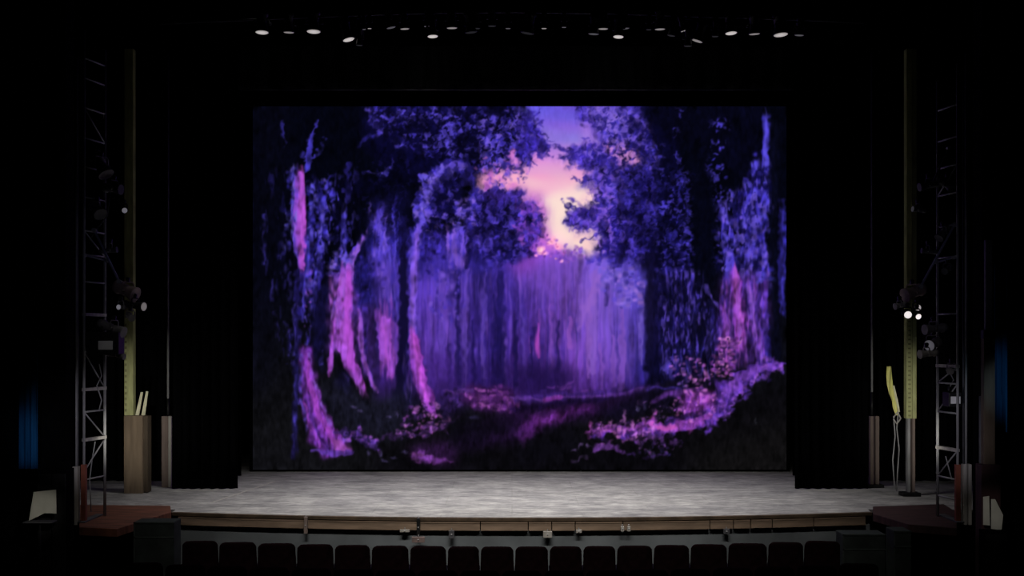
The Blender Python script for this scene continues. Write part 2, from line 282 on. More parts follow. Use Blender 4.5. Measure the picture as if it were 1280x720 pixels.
    streaks([(900, 350), (960, 340), (956, 450), (900, 450)], 100, (8, 20), (.8, 1.6), [(150, 76, 186), (96, 50, 156), (60, 34, 124), (120, 80, 196)], (.3, .7), .06)
    shade([(915, 275, 5, 12, .6), (928, 320, 4, 14, .5), (948, 300, 4, 20, .45), (925, 250, 6, 16, .6), (950, 380, 3, 30, .4), (900, 400, 4, 30, .4), (958, 420, 4, 30, .5), (933, 400, 3, 40, .45)], (20, 14, 74), 2)
    dabs([(952, 335), (965, 335), (962, 360), (950, 360)], 22, (1.4, 3), [(84, 76, 215), (60, 50, 185)], (.5, .8))
    over(polym([(961, 150), (972, 150), (972, 400), (978, 455), (962, 450), (964, 330)], 3, 1)*.9, (9, 10, 30))
    trunk([(977, 250), (977, 320), (977, 395)], [4, 5, 4], ((28, 24, 100), (52, 44, 150), (30, 26, 110)), .85, 1)

    # ---- left side: thin dark trees
    trunk([(374, 205), (373, 260), (375, 300), (377, 330), (378, 348)], [6, 9.5, 9, 4.5, 1.5], ((84, 62, 186), (172, 74, 190), (206, 80, 204)), 1, .7, .45)
    over(strokem([(377, 208), (378, 240), (377, 262), (378, 290), (377, 318), (377, 340)], [2, 4, 3.6, 5, 4, 1], 3)*.6, (210, 84, 206))
    streaks([(364, 205), (372, 205), (372, 300), (364, 300)], 40, (3, 8), (.8, 1.6), [(92, 80, 196), (60, 46, 160), (120, 100, 200)], (.4, .8), .1)
    dabs([(358, 210), (368, 210), (370, 300), (360, 330), (354, 300)], 60, (1.2, 2.6), [(64, 54, 170), (40, 32, 128), (90, 80, 190)], (.3, .8), 2, (1.5, .3))
    for p, w in [([(396, 150), (392, 165), (388, 178), (386, 192), (384, 212)], [1.5, 2.2, 2.5, 4, 2]), ([(405, 172), (403, 186), (398, 194), (388, 198)], [1, 1.8, 2.6, 2]), ([(352, 153), (355, 168), (357, 178), (351, 183)], [1.2, 2, 2.6, 1.5]), ([(376, 190), (380, 198)], [1.5, 1.5])]:
        over(strokem(p, w, 1.6, 1.2, 1.6)*.8, (66, 56, 184))
    for x in (388, 402):
        trunk([(x, 235), (x+1, 262), (x-1, 300), (x-3, 340), (x-9, 362), (x-10, 400)], [1.5, 3.5, 4.5, 6, 4, 3], ((34, 28, 118), (66, 56, 176), (34, 26, 116)), .8, 1.6)
    dabs([(384, 232), (415, 228), (412, 300), (402, 355), (386, 358), (386, 300)], 170, (1.2, 2.8), [(84, 74, 200), (52, 42, 156), (16, 13, 66), (100, 84, 200)], (.4, .8), 2.5, (1.5, .35))
    for p, w in [([(433, 205), (434, 232), (432, 250)], [3, 3, 4]), ([(418, 218), (405, 235)], [2, 3]), ([(455, 216), (480, 216), (490, 206), (492, 198)], [1.5, 2.5, 3, 1.5]), ([(447, 184), (455, 176), (462, 168)], [2, 3, 2])]:
        over(strokem(p, w, 2, 1.6)*.6, (52, 42, 158))
    over(strokem([(458, 216), (468, 217), (481, 216), (488, 210), (492, 200)], [1, 1.5, 2.6, 2.2, 1.2], 1.4, 1.4)*.7, (86, 72, 196))
    trunk([(431, 248), (430, 280), (429, 320), (430, 345)], [3, 4, 6, 6], ((44, 36, 150), (92, 78, 206), (40, 32, 140)), .9)
    mott([(322, 215), (372, 200), (370, 480), (340, 400), (322, 300)], 2, [(26, 22, 90), (46, 38, 130)], 1.1, 1.3, .6, 3, 2, 1, 4)
    mott([(384, 225), (445, 215), (440, 340), (384, 350)], 4, [(30, 25, 108), (56, 46, 156), (8, 8, 36), (78, 66, 186)], 1.1, 1.05, .7, 4, 3, 1, 2.5)
    mott([(440, 205), (520, 190), (510, 300), (480, 290), (440, 260)], 1, [(24, 19, 86)], 1.5, 1.1, .5, 5, 3)
    over(polym([(312, 128), (360, 128), (356, 300), (340, 480), (312, 500)], 10, 3)*.45, (8, 8, 22))
    shade([(395, 225, 8, 12, .6), (420, 270, 8, 18, .6), (405, 330, 6, 20, .5), (450, 235, 16, 20, .7), (480, 235, 14, 16, .6), (425, 235, 5, 20, .4), (422, 300, 5, 16, .5), (445, 280, 7, 14, .6)], (7, 6, 34))
    # blue window between the forked trees
    over(polym([(470, 250), (476, 250), (484, 300), (495, 305), (498, 380), (462, 380), (440, 400), (438, 340), (458, 300)], 6, 2)*.8, (34, 28, 120))
    over(polym([(476, 255), (484, 250), (480, 300), (492, 308), (496, 360), (486, 375), (472, 350), (460, 330), (462, 308), (472, 300), (466, 275)], 3, 2)*.85, (80, 60, 186))
    streaks([(462, 260), (484, 260), (496, 320), (492, 380), (470, 370)], 60, (4, 12), (1, 2.2), [(104, 80, 204), (66, 50, 176), (120, 90, 210)], (.3, .7), .06)
    dabs([(440, 330), (470, 300), (478, 360), (460, 385), (440, 385)], 60, (1.5, 3.2), [(24, 20, 96), (50, 38, 146), (36, 28, 124)], (.4, .8))
    trunk([(461, 285), (452, 300), (442, 318), (436, 335), (436, 350)], [3, 4, 5, 6, 7], ((70, 50, 176), (138, 88, 204), (120, 78, 196)), .95, 1)
    dabs([(420, 310), (440, 310), (440, 350), (412, 350)], 60, (1.3, 3), [(100, 80, 200), (60, 48, 166), (130, 96, 205)], (.4, .8))
    dab(414, 333, 5, 4.5, 0, (116, 92, 206), .9)
    # dark gaps
    over(polym([(394, 362), (418, 345), (412, 380), (406, 440), (402, 470), (390, 440)], 4, 2)*.85, (18, 15, 60))
    # second pink trunk
    over(polym([(412, 345), (440, 330), (446, 395), (440, 440), (412, 440)], 3, 2)*.8, (110, 60, 170))
    trunk([(432, 330), (431, 370), (428, 400), (430, 430), (438, 455), (448, 475), (460, 502)], [6, 9, 11, 10, 8, 6, 2.5], ((150, 70, 180), (186, 80, 200), (198, 74, 200)), 1, .8, .45)
    over(strokem([(437, 340), (434, 380), (436, 420), (440, 455), (446, 472)], [2.5, 4, 5.5, 5, 2], 3.5)*.75, (208, 80, 208))
    trunk([(420, 385), (416, 420), (413, 450), (411, 470)], [3, 4, 3, 2], ((110, 56, 168), (190, 80, 196), (130, 60, 170)), .9)
    streaks([(412, 350), (430, 350), (430, 400), (412, 410)], 40, (4, 10), (1, 2), [(140, 90, 200), (100, 64, 180), (180, 90, 200)], (.3, .7), .08)
    over(polym([(422, 460), (436, 465), (440, 500), (418, 485)], 4, 2)*.7, (22, 18, 66))
    trunk([(433, 465), (432, 480)], [3, 2], ((90, 60, 176), (100, 72, 186), (60, 40, 140)), .6, 1.5)
    # slim trunk between
    over(polym([(442, 385), (466, 380), (470, 470), (452, 470), (444, 430)], 4, 1)*.7, (70, 40, 140))
    trunk([(449, 386), (450, 420), (455, 450), (463, 472), (472, 490)], [3.5, 4, 4, 4, 2], ((110, 60, 172), (150, 84, 196), (84, 48, 156)), .9)
    over(strokem([(457, 385), (458, 440)], [2, 2.5], 2)*.7, (50, 34, 130))
    # right pink trunk
    trunk([(478, 385), (480, 410), (482, 440), (488, 460), (487, 478)], [10, 10, 8.5, 6, 3], ((104, 54, 166), (182, 80, 198), (186, 78, 196)), .95, 1, .4)
    over(strokem([(480, 400), (482, 440), (487, 458)], [3.5, 4.5, 3], 3)*.6, (204, 84, 206))
    over(polym([(466, 330), (496, 330), (494, 392), (468, 392)], 5)*.35, (100, 66, 186))
    over(polym([(488, 400), (500, 400), (500, 460), (492, 458)], 2)*.7, (104, 58, 172))
    streaks([(466, 380), (498, 380), (496, 470), (476, 470)], 50, (6, 16), (.8, 1.8), [(170, 80, 196), (110, 62, 176), (90, 54, 168)], (.3, .6), .05)

    # ---- black trunk with arch beside it
    over(strokem([(505, 275), (503, 330), (505, 400), (504, 450), (500, 500)], [5, 5, 6, 6, 12], 3, 1.5)*.95, (16, 13, 52))
    streaks([(486, 250), (500, 250), (500, 400), (488, 400)], 60, (4, 12), (.8, 1.6), [(84, 70, 196), (56, 44, 160), (26, 20, 96)], (.35, .75), .06)
    over(polym([(482, 240), (514, 240), (506, 300), (484, 300)], 6, 3)*.4, (24, 19, 90))
    arch = [(516, 330), (522, 290), (527, 262), (534, 240), (544, 222), (556, 211), (568, 206), (580, 208), (586, 222), (590, 245), (586, 262)]
    over(strokem(arch, [9, 10, 9, 9, 8, 8, 8, 8, 8, 6, 5], 5, 2.5)*.7, (52, 40, 154))
    over(strokem(arch[:8], [5, 5, 5, 4.5, 4, 4, 4, 3], 3, 1.8)*.8, (98, 76, 202))
    dabs([(528, 215), (560, 203), (582, 205), (582, 220), (555, 222), (538, 240), (530, 270), (522, 280), (522, 240)], 190, (1.2, 3), [(110, 92, 214), (78, 62, 190), (40, 30, 130), (130, 104, 218)], (.35, .75))
    over(polym([(538, 250), (548, 226), (562, 214), (574, 220), (578, 240), (572, 262), (550, 280), (534, 285)], 4, 2)*.9, (14, 11, 56))
    dabs([(540, 230), (575, 220), (575, 285), (536, 290)], 80, (1.2, 2.8), [(50, 38, 150), (20, 15, 76), (74, 58, 184)], (.35, .75))
    dabs([(565, 250), (590, 250), (592, 300), (562, 300)], 90, (1.4, 3.2), [(100, 80, 205), (66, 52, 180), (130, 96, 210), (30, 22, 104)], (.35, .8))
    dab(578, 268, 4.5, 4.5, 0, (120, 92, 210), .8); dab(578, 268, 2, 2, 0, (40, 30, 130), .8); dab(562, 240, 3, 6, 0, (86, 72, 200), .6)
    dabs([(530, 262), (560, 262), (560, 300), (528, 300)], 50, (1.4, 3.2), [(88, 66, 190), (110, 84, 206), (40, 28, 130)], (.35, .75))
    over(polym([(545, 300), (560, 292), (600, 290), (586, 330), (560, 335), (535, 350), (528, 340)], 6, 2)*.6, (70, 50, 172))
    streaks([(556, 290), (586, 292), (586, 330), (560, 330)], 50, (5, 12), (1.2, 2.6), [(120, 84, 208), (90, 66, 194), (140, 96, 210)], (.35, .7), .05)
    dabs([(528, 300), (550, 290), (550, 330), (530, 350)], 60, (1.4, 3.2), [(26, 18, 92), (66, 50, 170), (50, 36, 146)], (.4, .8))
    over(strokem([(590, 290), (584, 315), (582, 330)], [6, 5, 3], 4, 2)*.8, (18, 13, 68))
    over(strokem([(568, 340), (572, 355), (570, 368)], [2, 4, 5], 4)*.6, (20, 16, 76))
    dabs([(540, 335), (572, 330), (575, 400), (545, 400)], 90, (1.3, 3), [(112, 82, 206), (84, 62, 190), (60, 44, 164)], (.3, .7), 2, (1.5, .3))
    dabs([(590, 300), (640, 300), (640, 330), (600, 340)], 60, (1.3, 3), [(70, 54, 178), (40, 30, 132), (84, 64, 190)], (.35, .7))
    over(polym([(596, 318), (640, 318), (640, 400), (600, 400)], 6)*.25, (50, 38, 150))
    # trunk with a magenta foot
    trunk([(522, 280), (519, 310), (517, 340), (515, 380), (516, 420), (519, 440)], [4, 5, 5, 5, 6, 7], ((66, 48, 172), (126, 86, 208), (90, 62, 186)), .9, 1.1)
    trunk([(515, 405), (517, 430), (521, 455), (527, 480), (535, 503), (541, 518)], [3, 6, 8, 9, 8, 3.5], ((120, 56, 168), (206, 80, 198), (188, 66, 186)), 1, 1, .45)
    over(polym([(500, 470), (516, 470), (522, 520), (500, 520), (485, 510)], 5, 2)*.8, (20, 17, 52))
    streaks([(503, 440), (512, 440), (516, 500), (504, 500)], 14, (5, 12), (.8, 1.5), [(110, 80, 190), (70, 50, 160)], (.3, .6), .05)
    over(polym([(532, 440), (560, 440), (570, 480), (560, 505), (545, 505), (535, 475)], 5, 2)*.6, (70, 40, 142))
    over(polym([(543, 480), (575, 478), (580, 510), (550, 520)], 6, 2)*.7, (44, 26, 90))

    # ---- forest floor, left
    over(polym([(408, 475), (470, 495), (500, 480), (520, 512), (500, 545), (440, 540), (415, 530), (400, 500)], 9, 3)*.9, (27, 27, 46))
    # near-left flaring trunk
    over(strokem([(372, 340), (371, 400), (371, 440), (369, 520), (366, 570)], [5, 4, 4, 4, 3], 3, 1.2)*.55, (36, 28, 110))
    for p in [[(330, 270), (329, 330)], [(340, 350), (340, 376)], [(344, 390), (348, 420)], [(356, 400), (364, 440)], [(362, 340), (363, 380)], [(366, 380), (368, 440)], [(381, 340), (381, 375), (384, 430)], [(389, 350), (388, 400), (386, 440)], [(369, 470), (370, 505)], [(368, 515), (369, 530)], [(367, 542), (366, 558)], [(384, 430), (383, 450)], [(403, 440), (401, 455)]]:
        over(strokem(p, 1.6, 2, 1)*.7, (62, 52, 158))
    dabs([(374, 345), (392, 345), (390, 420), (378, 430)], 50, (1.1, 2.4), [(84, 70, 180), (50, 38, 140), (130, 76, 190), (24, 20, 80)], (.3, .7), 2.5, (1.5, .2))
    dabs([(340, 300), (374, 300), (372, 470), (352, 450)], 60, (1, 2.2), [(40, 33, 110), (24, 20, 76), (60, 50, 140)], (.2, .55), 3, (1.55, .15))
    over(polym([(376, 430), (388, 430), (396, 480), (408, 515), (420, 545), (438, 565), (400, 572), (388, 550), (378, 500)], 2, 1.2), (96, 42, 140))
    trunk([(381, 435), (384, 470), (392, 505), (408, 540), (424, 560)], [4, 8, 11, 13, 14], ((80, 46, 152), (146, 56, 168), (124, 54, 164)), .95, 1)
    for p, w, cc in [([(384, 450), (388, 480), (398, 515), (416, 550), (430, 562)], [1.5, 3, 4, 4, 3], (176, 66, 180)), ([(380, 500), (388, 530), (400, 556)], [1, 2.4, 2], (176, 70, 186)), ([(386, 440), (392, 475), (404, 510), (418, 540)], [1, 1.6, 1.8, 1], (120, 80, 192)), ([(392, 520), (400, 545), (410, 560)], [1, 1.5, 1], (60, 26, 100)), ([(402, 535), (414, 554), (424, 560)], [1, 2, 1], (60, 26, 104)), ([(384, 490), (394, 530), (404, 556)], [.8, 1.2, 1], (70, 34, 120)), ([(396, 500), (408, 532)], [.8, 1.2], (90, 40, 140)), ([(376, 440), (377, 500), (384, 540)], [1.4, 2, 1.4], (84, 60, 176))]:
        over(strokem(p, w, 1.5, .8)*.85, cc)
    over(polym([(414, 552), (426, 548), (438, 563), (418, 565)], 2, 1)*.9, (186, 84, 186))
    over(strokem([(392, 562), (415, 567), (440, 564)], [1.5, 4, 1.5], 2, 1.5)*.8, (84, 54, 160))
    over(strokem([(420, 540), (438, 540), (452, 547), (466, 555), (472, 552)], [2, 5, 5, 5, 2], 4, 2)*.7, (70, 44, 130))
    dabs([(418, 540), (438, 535), (455, 542), (474, 552), (470, 562), (452, 556), (425, 546)], 110, (1.1, 2.6), [(130, 74, 176), (100, 62, 166), (60, 36, 120), (30, 22, 60)], (.4, .85))
    for x, y in [(460, 565), (476, 567), (485, 520), (497, 517), (442, 508), (450, 513), (491, 571), (482, 575), (505, 564)]:
        dab(x+RS.normal(0, 1), y, 4, 2, 1.4 if x in (460, 476, 497) else .3, (96, 84, 150), .6)
    # undergrowth beside the magenta foot
    dabs([(512, 500), (548, 505), (562, 525), (545, 540), (512, 548), (505, 530)], 120, (1.1, 2.8), [(170, 84, 180), (110, 56, 150), (60, 36, 100), (26, 20, 50), (190, 110, 196)], (.4, .85))
    over(strokem([(480, 548), (505, 542), (530, 540), (550, 532), (575, 520)], [2, 3, 3, 3, 1], 4, 2)*.5, (80, 44, 120))
    dabs([(482, 540), (560, 528), (566, 534), (500, 550)], 60, (1, 2.2), [(110, 66, 150), (50, 32, 84), (140, 80, 170)], (.35, .75))
    over(polym([(510, 556), (560, 550), (570, 566), (565, 580), (520, 570)], 6, 2)*.6, (74, 34, 104))
    dabs([(505, 562), (530, 564), (560, 575), (530, 575)], 50, (1.2, 3), [(140, 70, 150), (90, 44, 120)], (.35, .7), 3, (.15, .2))
    over(strokem([(520, 570), (545, 574), (566, 577)], [2, 3, 1.5], 3, 1)*.6, (122, 56, 146))

    # ---- low bank, centre left
    over(polym([(576, 486), (600, 482), (630, 484), (648, 492), (655, 505), (640, 514), (600, 513), (578, 502)], 3, 2)*.9, (66, 28, 92))
    dabs([(580, 488), (604, 482), (640, 488), (650, 503), (630, 512), (590, 506)], 130, (1.3, 3.2), [(150, 70, 158), (110, 48, 136), (74, 32, 104), (44, 20, 74)], (.4, .8), 2.6, (.25, .4))
    for p in [[(596, 486), (606, 488), (612, 492)], [(624, 488), (632, 496), (640, 498)], [(598, 502), (612, 510), (640, 512)], [(582, 490), (586, 496)], [(640, 500), (650, 508), (662, 510)]]:
        over(strokem(p, [1.5, 2.4, 1.5][:len(p)], 1.5, 1)*.8, (170, 84, 170))
    over(strokem([(558, 488), (575, 489), (590, 487)], 2.2, 3, 1)*.6, (104, 60, 160))
    dab(592, 521, 7, 2.4, .05, (84, 76, 150), .7)
    dabs([(555, 485), (580, 480), (582, 505), (562, 520), (548, 512)], 50, (1.4, 3), [(70, 42, 120), (44, 28, 84), (30, 22, 60)], (.4, .8))
    # far edge of the path
    over(strokem([(650, 498), (690, 497), (740, 494), (790, 488), (822, 483)], [6, 8, 6, 5, 3], 5, 2)*.75, (70, 40, 142))
    over(strokem([(640, 495), (680, 500), (690, 496), (740, 495), (790, 489), (824, 484)], [2, 2, 2, 2, 2.5, 2], 2.5, 1)*.65, (112, 66, 180))
    over(strokem([(680, 499), (700, 496)], [2, 3], 2.5)*.8, (166, 60, 166))
    for p in [[(684, 484), (702, 484), (716, 475)], [(704, 486), (712, 482)], [(720, 488), (734, 488)]]:
        over(strokem(p, [1, 2, 1][:len(p)], 2, 1)*.6, (110, 56, 160))
    # path glow
    over(polym([(640, 508), (700, 500), (790, 492), (815, 492), (770, 515), (700, 530), (650, 550), (560, 560), (580, 535)], 6, 2)*.85, (38, 17, 62))
    over(strokem([(655, 540), (672, 524), (700, 518), (740, 508)], [9, 9, 7, 3], 9, 2)*.85, (86, 32, 112))
    over(strokem([(672, 526), (700, 520)], [5, 4], 5, 1)*.7, (112, 42, 128))
    over(strokem([(640, 512), (700, 503), (760, 499)], [3, 3, 2], 4, 1)*.7, (24, 12, 52))
    over(strokem([(612, 545), (650, 538)], [4, 6], 7, 2)*.6, (56, 26, 84))
    over(polym([(560, 515), (610, 522), (640, 520), (645, 535), (600, 555), (560, 560), (555, 530)], 7, 2)*.8, (11, 9, 20))
    over(polym([(640, 558), (700, 530), (730, 530), (715, 570), (650, 582)], 8, 2)*.8, (11, 10, 18))

    # ---- right bank
    over(polym([(812, 482), (880, 470), (895, 480), (870, 500), (830, 512), (770, 525), (745, 520), (780, 500)], 5, 2)*.85, (16, 12, 34))
    over(strokem([(808, 484), (840, 485), (870, 486)], [1.6, 2, 1.6], 2.5, 1)*.6, (62, 44, 150))
    over(strokem([(815, 500), (840, 492), (870, 485)], [3, 4, 2], 4, 1)*.75, (92, 48, 140))
    bank = [(980, 454), (960, 457), (945, 462), (925, 472), (910, 486), (900, 502), (888, 516), (868, 526), (840, 534), (800, 538), (760, 540), (735, 545)]
    over(strokem(bank, [2.4, 5, 9, 12, 14, 14, 12, 10, 8, 6, 6, 3], 4, 3)*.9, (84, 46, 160))
    dabs([(960, 450), (978, 456), (930, 490), (905, 520), (870, 536), (850, 535), (885, 510), (905, 480), (930, 462)], 320, (1.2, 2.8), [(120, 72, 196), (94, 56, 180), (60, 36, 136), (140, 80, 200)], (.35, .75))
    over(strokem([(978, 454), (955, 457), (940, 463), (925, 472), (912, 486), (903, 500)], [1.6, 2.5, 4, 5, 5, 4], 4, 2)*.5, (136, 76, 204))
    over(strokem([(735, 540), (790, 536), (815, 530), (830, 534), (860, 531), (885, 522)], [3, 4, 5, 6, 6, 5], 4, 2)*.85, (160, 66, 168))
    over(strokem([(812, 530), (830, 535), (842, 534)], [3, 4.5, 3], 3, 1)*.9, (216, 84, 178))
    over(strokem([(750, 539), (775, 537), (795, 535)], [1.5, 2.4, 1.5], 2, 1)*.8, (184, 80, 176))
    dab(816, 526, 8, 4, 1.5, (214, 80, 180), .9)
    over(polym([(858, 492), (878, 484), (892, 488), (892, 505), (868, 512), (848, 512)], 3, 2)*.85, (140, 56, 158))
    dab(879, 498, 6, 4.5, 0, (206, 80, 186), .9); dab(866, 497, 4, 3, 0, (190, 90, 190), .8); dab(880, 487, 4, 2.5, 0, (200, 110, 196), .8); dab(850, 511, 6, 4, 0, (140, 70, 170), .85)
    dabs([(840, 505), (862, 490), (892, 488), (895, 512), (870, 525), (845, 530)], 110, (1.1, 2.4), [(176, 80, 184), (120, 54, 156), (80, 40, 130), (210, 110, 196)], (.35, .8))
    over(strokem([(835, 526), (855, 520), (880, 514)], [2, 2.5, 1.5], 2.5, 1)*.7, (34, 18, 60))
    dabs([(735, 535), (775, 524), (815, 524), (818, 545), (780, 550), (745, 548)], 170, (1.1, 2.6), [(170, 92, 178), (120, 60, 150), (70, 36, 104), (40, 24, 66), (190, 110, 190)], (.35, .85))
    for x, y, l, cc in [(780, 521, 8, (150, 92, 160)), (738, 531, 6, (170, 70, 160)), (797, 510, 4, (90, 80, 140)), (806, 508, 4, (40, 36, 70)), (790, 530, 5, (180, 100, 180)), (818, 515, 4, (190, 80, 170))]:
        dab(x, y, l, 2.4, 1.5, cc, .85)
    dabs([(795, 500), (832, 505), (840, 525), (815, 520)], 45, (1.1, 2.4), [(20, 14, 36), (50, 34, 84), (90, 60, 120)], (.4, .8))
    # clumps under the bank
    for p, w, cc in [([(716, 562), (726, 557), (738, 556)], [1.2, 2.2, 1.5], (110, 84, 150)), ([(742, 560), (762, 558), (780, 564)], [3.5, 4, 2], (100, 56, 142)), ([(718, 575), (732, 572)], [2, 2.4], (66, 48, 88)), ([(745, 556), (760, 556)], [1.6, 2], (140, 80, 170)), ([(796, 552), (810, 548), (824, 548)], [2, 3, 2], (110, 62, 146)), ([(822, 545), (840, 552), (850, 551)], [3, 3, 1], (92, 52, 136)), ([(812, 560), (814, 568)], [3, 3], (90, 70, 140)), ([(782, 566), (805, 571), (830, 568)], [1.5, 2, 1.5], (56, 34, 96)), ([(826, 562), (832, 566)], [3, 3], (64, 52, 140))]:
        over(strokem(p, w, 2, 1.4)*.8, cc)
    dabs([(795, 545), (845, 542), (850, 560), (830, 572), (800, 566)], 80, (1.1, 2.4), [(90, 54, 130), (54, 34, 96), (120, 74, 156), (16, 12, 24)], (.35, .8))
    dab(944, 525, 5, 1.2, 1.5, (50, 50, 60), .7)
    # flowering shrubs in front of the right trunks
    dabs([(840, 440), (862, 455), (868, 480), (850, 478), (838, 455)], 55, (1.1, 2.4), [(110, 80, 180), (150, 90, 186), (60, 44, 130)], (.4, .85))
    dabs([(862, 455), (888, 460), (892, 480), (868, 482)], 60, (1.1, 2.5), [(160, 80, 170), (190, 110, 190), (80, 44, 120), (30, 20, 60)], (.4, .85))
    dabs([(892, 430), (920, 412), (926, 430), (915, 470), (898, 478), (888, 455)], 150, (1.2, 2.6), [(190, 90, 184), (220, 130, 200), (120, 56, 150), (60, 34, 104)], (.4, .85))
    over(strokem([(907, 436), (908, 450)], [2, 2.4], 2)*.8, (220, 90, 200))
    dab(881, 466, 6, 3, 1.3, (196, 110, 180), .7)
    over(polym([(716, 335), (760, 326), (806, 335), (806, 430), (770, 470), (720, 450)], 14)*.22, (132, 104, 222))
    # faint grain of the cloth and of the projector
    lum = CV.max(-1)
    k = np.clip((225-lum)/80, 0, 1)
    kw = k*(1-.72*polym(wood, 8))
    CV[:] *= (1+kw*.15*noise(.9, 2.4)+kw*.10*noise(3, 5))[..., None]
    # brush-work: every edge is a little ragged
    leafy = np.clip((335-YY)/50, 0, 1)*np.clip((XX-440)/40, 0, 1)*np.clip((905-XX)/30, 0, 1)*np.clip(k+.2, 0, 1)
    leafy = np.maximum(leafy, .55*np.clip((YY-485)/20, 0, 1)*np.clip((XX-440)/40, 0, 1))
    wx = (noise(1.3)*.9+noise(.8)*.4)*leafy + noise(1.2, 7)*.7*(1-leafy); wy = noise(1.5)*leafy
    X = np.clip(XX-PX0+wx, 0, PW-1.001); Y = np.clip(YY-PY0+wy, 0, PH-1.001)
    xi = X.astype(int); yi = Y.astype(int); fx = (X-xi)[..., None]; fy = (Y-yi)[..., None]
    CV[:] = (CV[yi, xi]*(1-fx)+CV[yi, xi+1]*fx)*(1-fy)+(CV[yi+1, xi]*(1-fx)+CV[yi+1, xi+1]*fx)*fy
    CV[:] = blur(CV, .55)
    # darks read deeper, saturated blue slightly violet
    v = CV.max(-1)/255
    CV[:] *= (1-.16*np.clip((.75-v)/.5, 0, 1))[..., None]
    wv = np.clip((YY-300)/60, 0, 1)*np.clip((600-np.abs(XX-600))/300, 0, 1)*np.clip(v*2, 0, 1)
    wv = wv*(CV[..., 2] > CV[..., 0]*1.25)
    CV[..., 2] *= 1-.06*wv; CV[..., 1] *= 1-.03*wv
    pk = np.clip((CV[..., 0]-CV[..., 1]*1.6)/60, 0, 1)*np.clip((YY-190)/20, 0, 1)*np.clip((200-np.abs(YY-400)), 0, 1)
    CV[..., 0] *= 1-.16*pk; CV[..., 1] *= 1-.05*pk; CV[..., 2] *= 1-.02*pk
    np.clip(CV, 0, 255, out=CV)
    return CV
# ---------------------------------------------------------------- materials
def nodes_of(m):
    m.use_nodes = True; nt = m.node_tree; nt.nodes.clear()
    out = nt.nodes.new('ShaderNodeOutputMaterial'); return nt, out
def mat(name, col, rough=.7, var=.25, scale=6.0, metal=0.0, stretch=(1, 1, 1), bump=0.0, spec=.3, emit=None, es=0):
    m = bpy.data.materials.new(name); nt, out = nodes_of(m); N, L = nt.nodes, nt.links
    b = N.new('ShaderNodeBsdfPrincipled'); L.new(b.outputs[0], out.inputs[0])
    tc = N.new('ShaderNodeTexCoord'); mp = N.new('ShaderNodeMapping'); mp.inputs['Scale'].default_value = stretch
    L.new(tc.outputs['Object'], mp.inputs[0])
    nz = N.new('ShaderNodeTexNoise'); nz.inputs['Scale'].default_value = scale; nz.inputs['Detail'].default_value = 5
    L.new(mp.outputs[0], nz.inputs['Vector'])
    r = N.new('ShaderNodeValToRGB'); r.color_ramp.elements[0].position = .3; r.color_ramp.elements[1].position = .7
    r.color_ramp.elements[0].color = tuple(max(0, c*(1-var)) for c in col)+(1,)
    r.color_ramp.elements[1].color = tuple(min(1, c*(1+var)) for c in col)+(1,)
    L.new(nz.outputs['Fac'], r.inputs[0]); L.new(r.outputs[0], b.inputs['Base Color'])
    b.inputs['Roughness'].default_value = rough; b.inputs['Metallic'].default_value = metal
    b.inputs['Specular IOR Level'].default_value = spec
    if emit: b.inputs['Emission Color'].default_value = emit+(1,); b.inputs['Emission Strength'].default_value = es
    if bump:
        bp = N.new('ShaderNodeBump'); bp.inputs['Strength'].default_value = bump; bp.inputs['Distance'].default_value = .01
        L.new(nz.outputs['Fac'], bp.inputs['Height']); L.new(bp.outputs[0], b.inputs['Normal'])
    return m
def emis(name, col, s):
    m = bpy.data.materials.new(name); nt, out = nodes_of(m); N, L = nt.nodes, nt.links
    e = N.new('ShaderNodeEmission'); e.inputs[1].default_value = s
    # a lamp lens: brighter in its middle
    tc = N.new('ShaderNodeTexCoord'); ln = N.new('ShaderNodeVectorMath'); ln.operation = 'LENGTH'; L.new(tc.outputs['Object'], ln.inputs[0])
    r = N.new('ShaderNodeValToRGB'); r.color_ramp.elements[0].color = col+(1,); r.color_ramp.elements[1].color = tuple(c*.12 for c in col)+(1,)
    r.color_ramp.elements[0].position = .02; r.color_ramp.elements[1].position = .22
    L.new(ln.outputs['Value'], r.inputs[0]); L.new(r.outputs[0], e.inputs[0]); L.new(e.outputs[0], out.inputs[0])
    return m
M = {}
M['black'] = mat('black_paint', (.0022, .0022, .0026), .95, .3, 3, spec=.02)
M['velvet'] = mat('black_velvet', (.0018, .0018, .0022), 1, .35, 5, spec=.0, stretch=(3, 3, .3))
M['velvet_hi'] = mat('worn_black_velvet', (.010, .010, .012), 1, .5, 5, spec=.02, stretch=(3, 3, .3))
M['gun'] = mat('black_enamel', (.010, .010, .011), .5, .3, 8, spec=.25)
M['steel'] = mat('dull_steel', (.26, .26, .27), .6, .3, 5, stretch=(1, 1, .4), spec=.25)
M['steel_blue'] = mat('bluish_steel', (.22, .22, .33), .6, .3, 5, spec=.25)
M['steel_dark'] = mat('dark_steel', (.07, .07, .08), .6, .3, 5, spec=.25)
M['olive'] = mat('yellow_green_paint', (.36, .37, .17), .7, .22, 7, stretch=(3, 3, .5), bump=.2)
M['olive_mark'] = mat('dark_olive_marks', (.20, .20, .09), .8, .3, 9)
M['brown'] = mat('brown_timber', (.17, .125, .085), .8, .25, 3, stretch=(4, 4, .5))
M['brown_dark'] = mat('dark_brown_timber', (.075, .055, .038), .8, .3, 3, stretch=(4, 4, .5))
M['taupe'] = mat('taupe_timber', (.19, .145, .13), .8, .25, 3, stretch=(4, 4, .5))
M['red_wood'] = mat('red_brown_timber', (.115, .042, .026), .75, .5, 2.2, stretch=(1, 5, 1), bump=.15)
M['red_dark'] = mat('dark_red_timber', (.036, .015, .017), .75, .5, 2.2, stretch=(1, 5, 1), bump=.15)
M['red_post_glow'] = mat('red_paint_and_glow', (.20, .058, .036), .7, .3, 6)  # right post's own red; left foot's reddish glow put into the colour
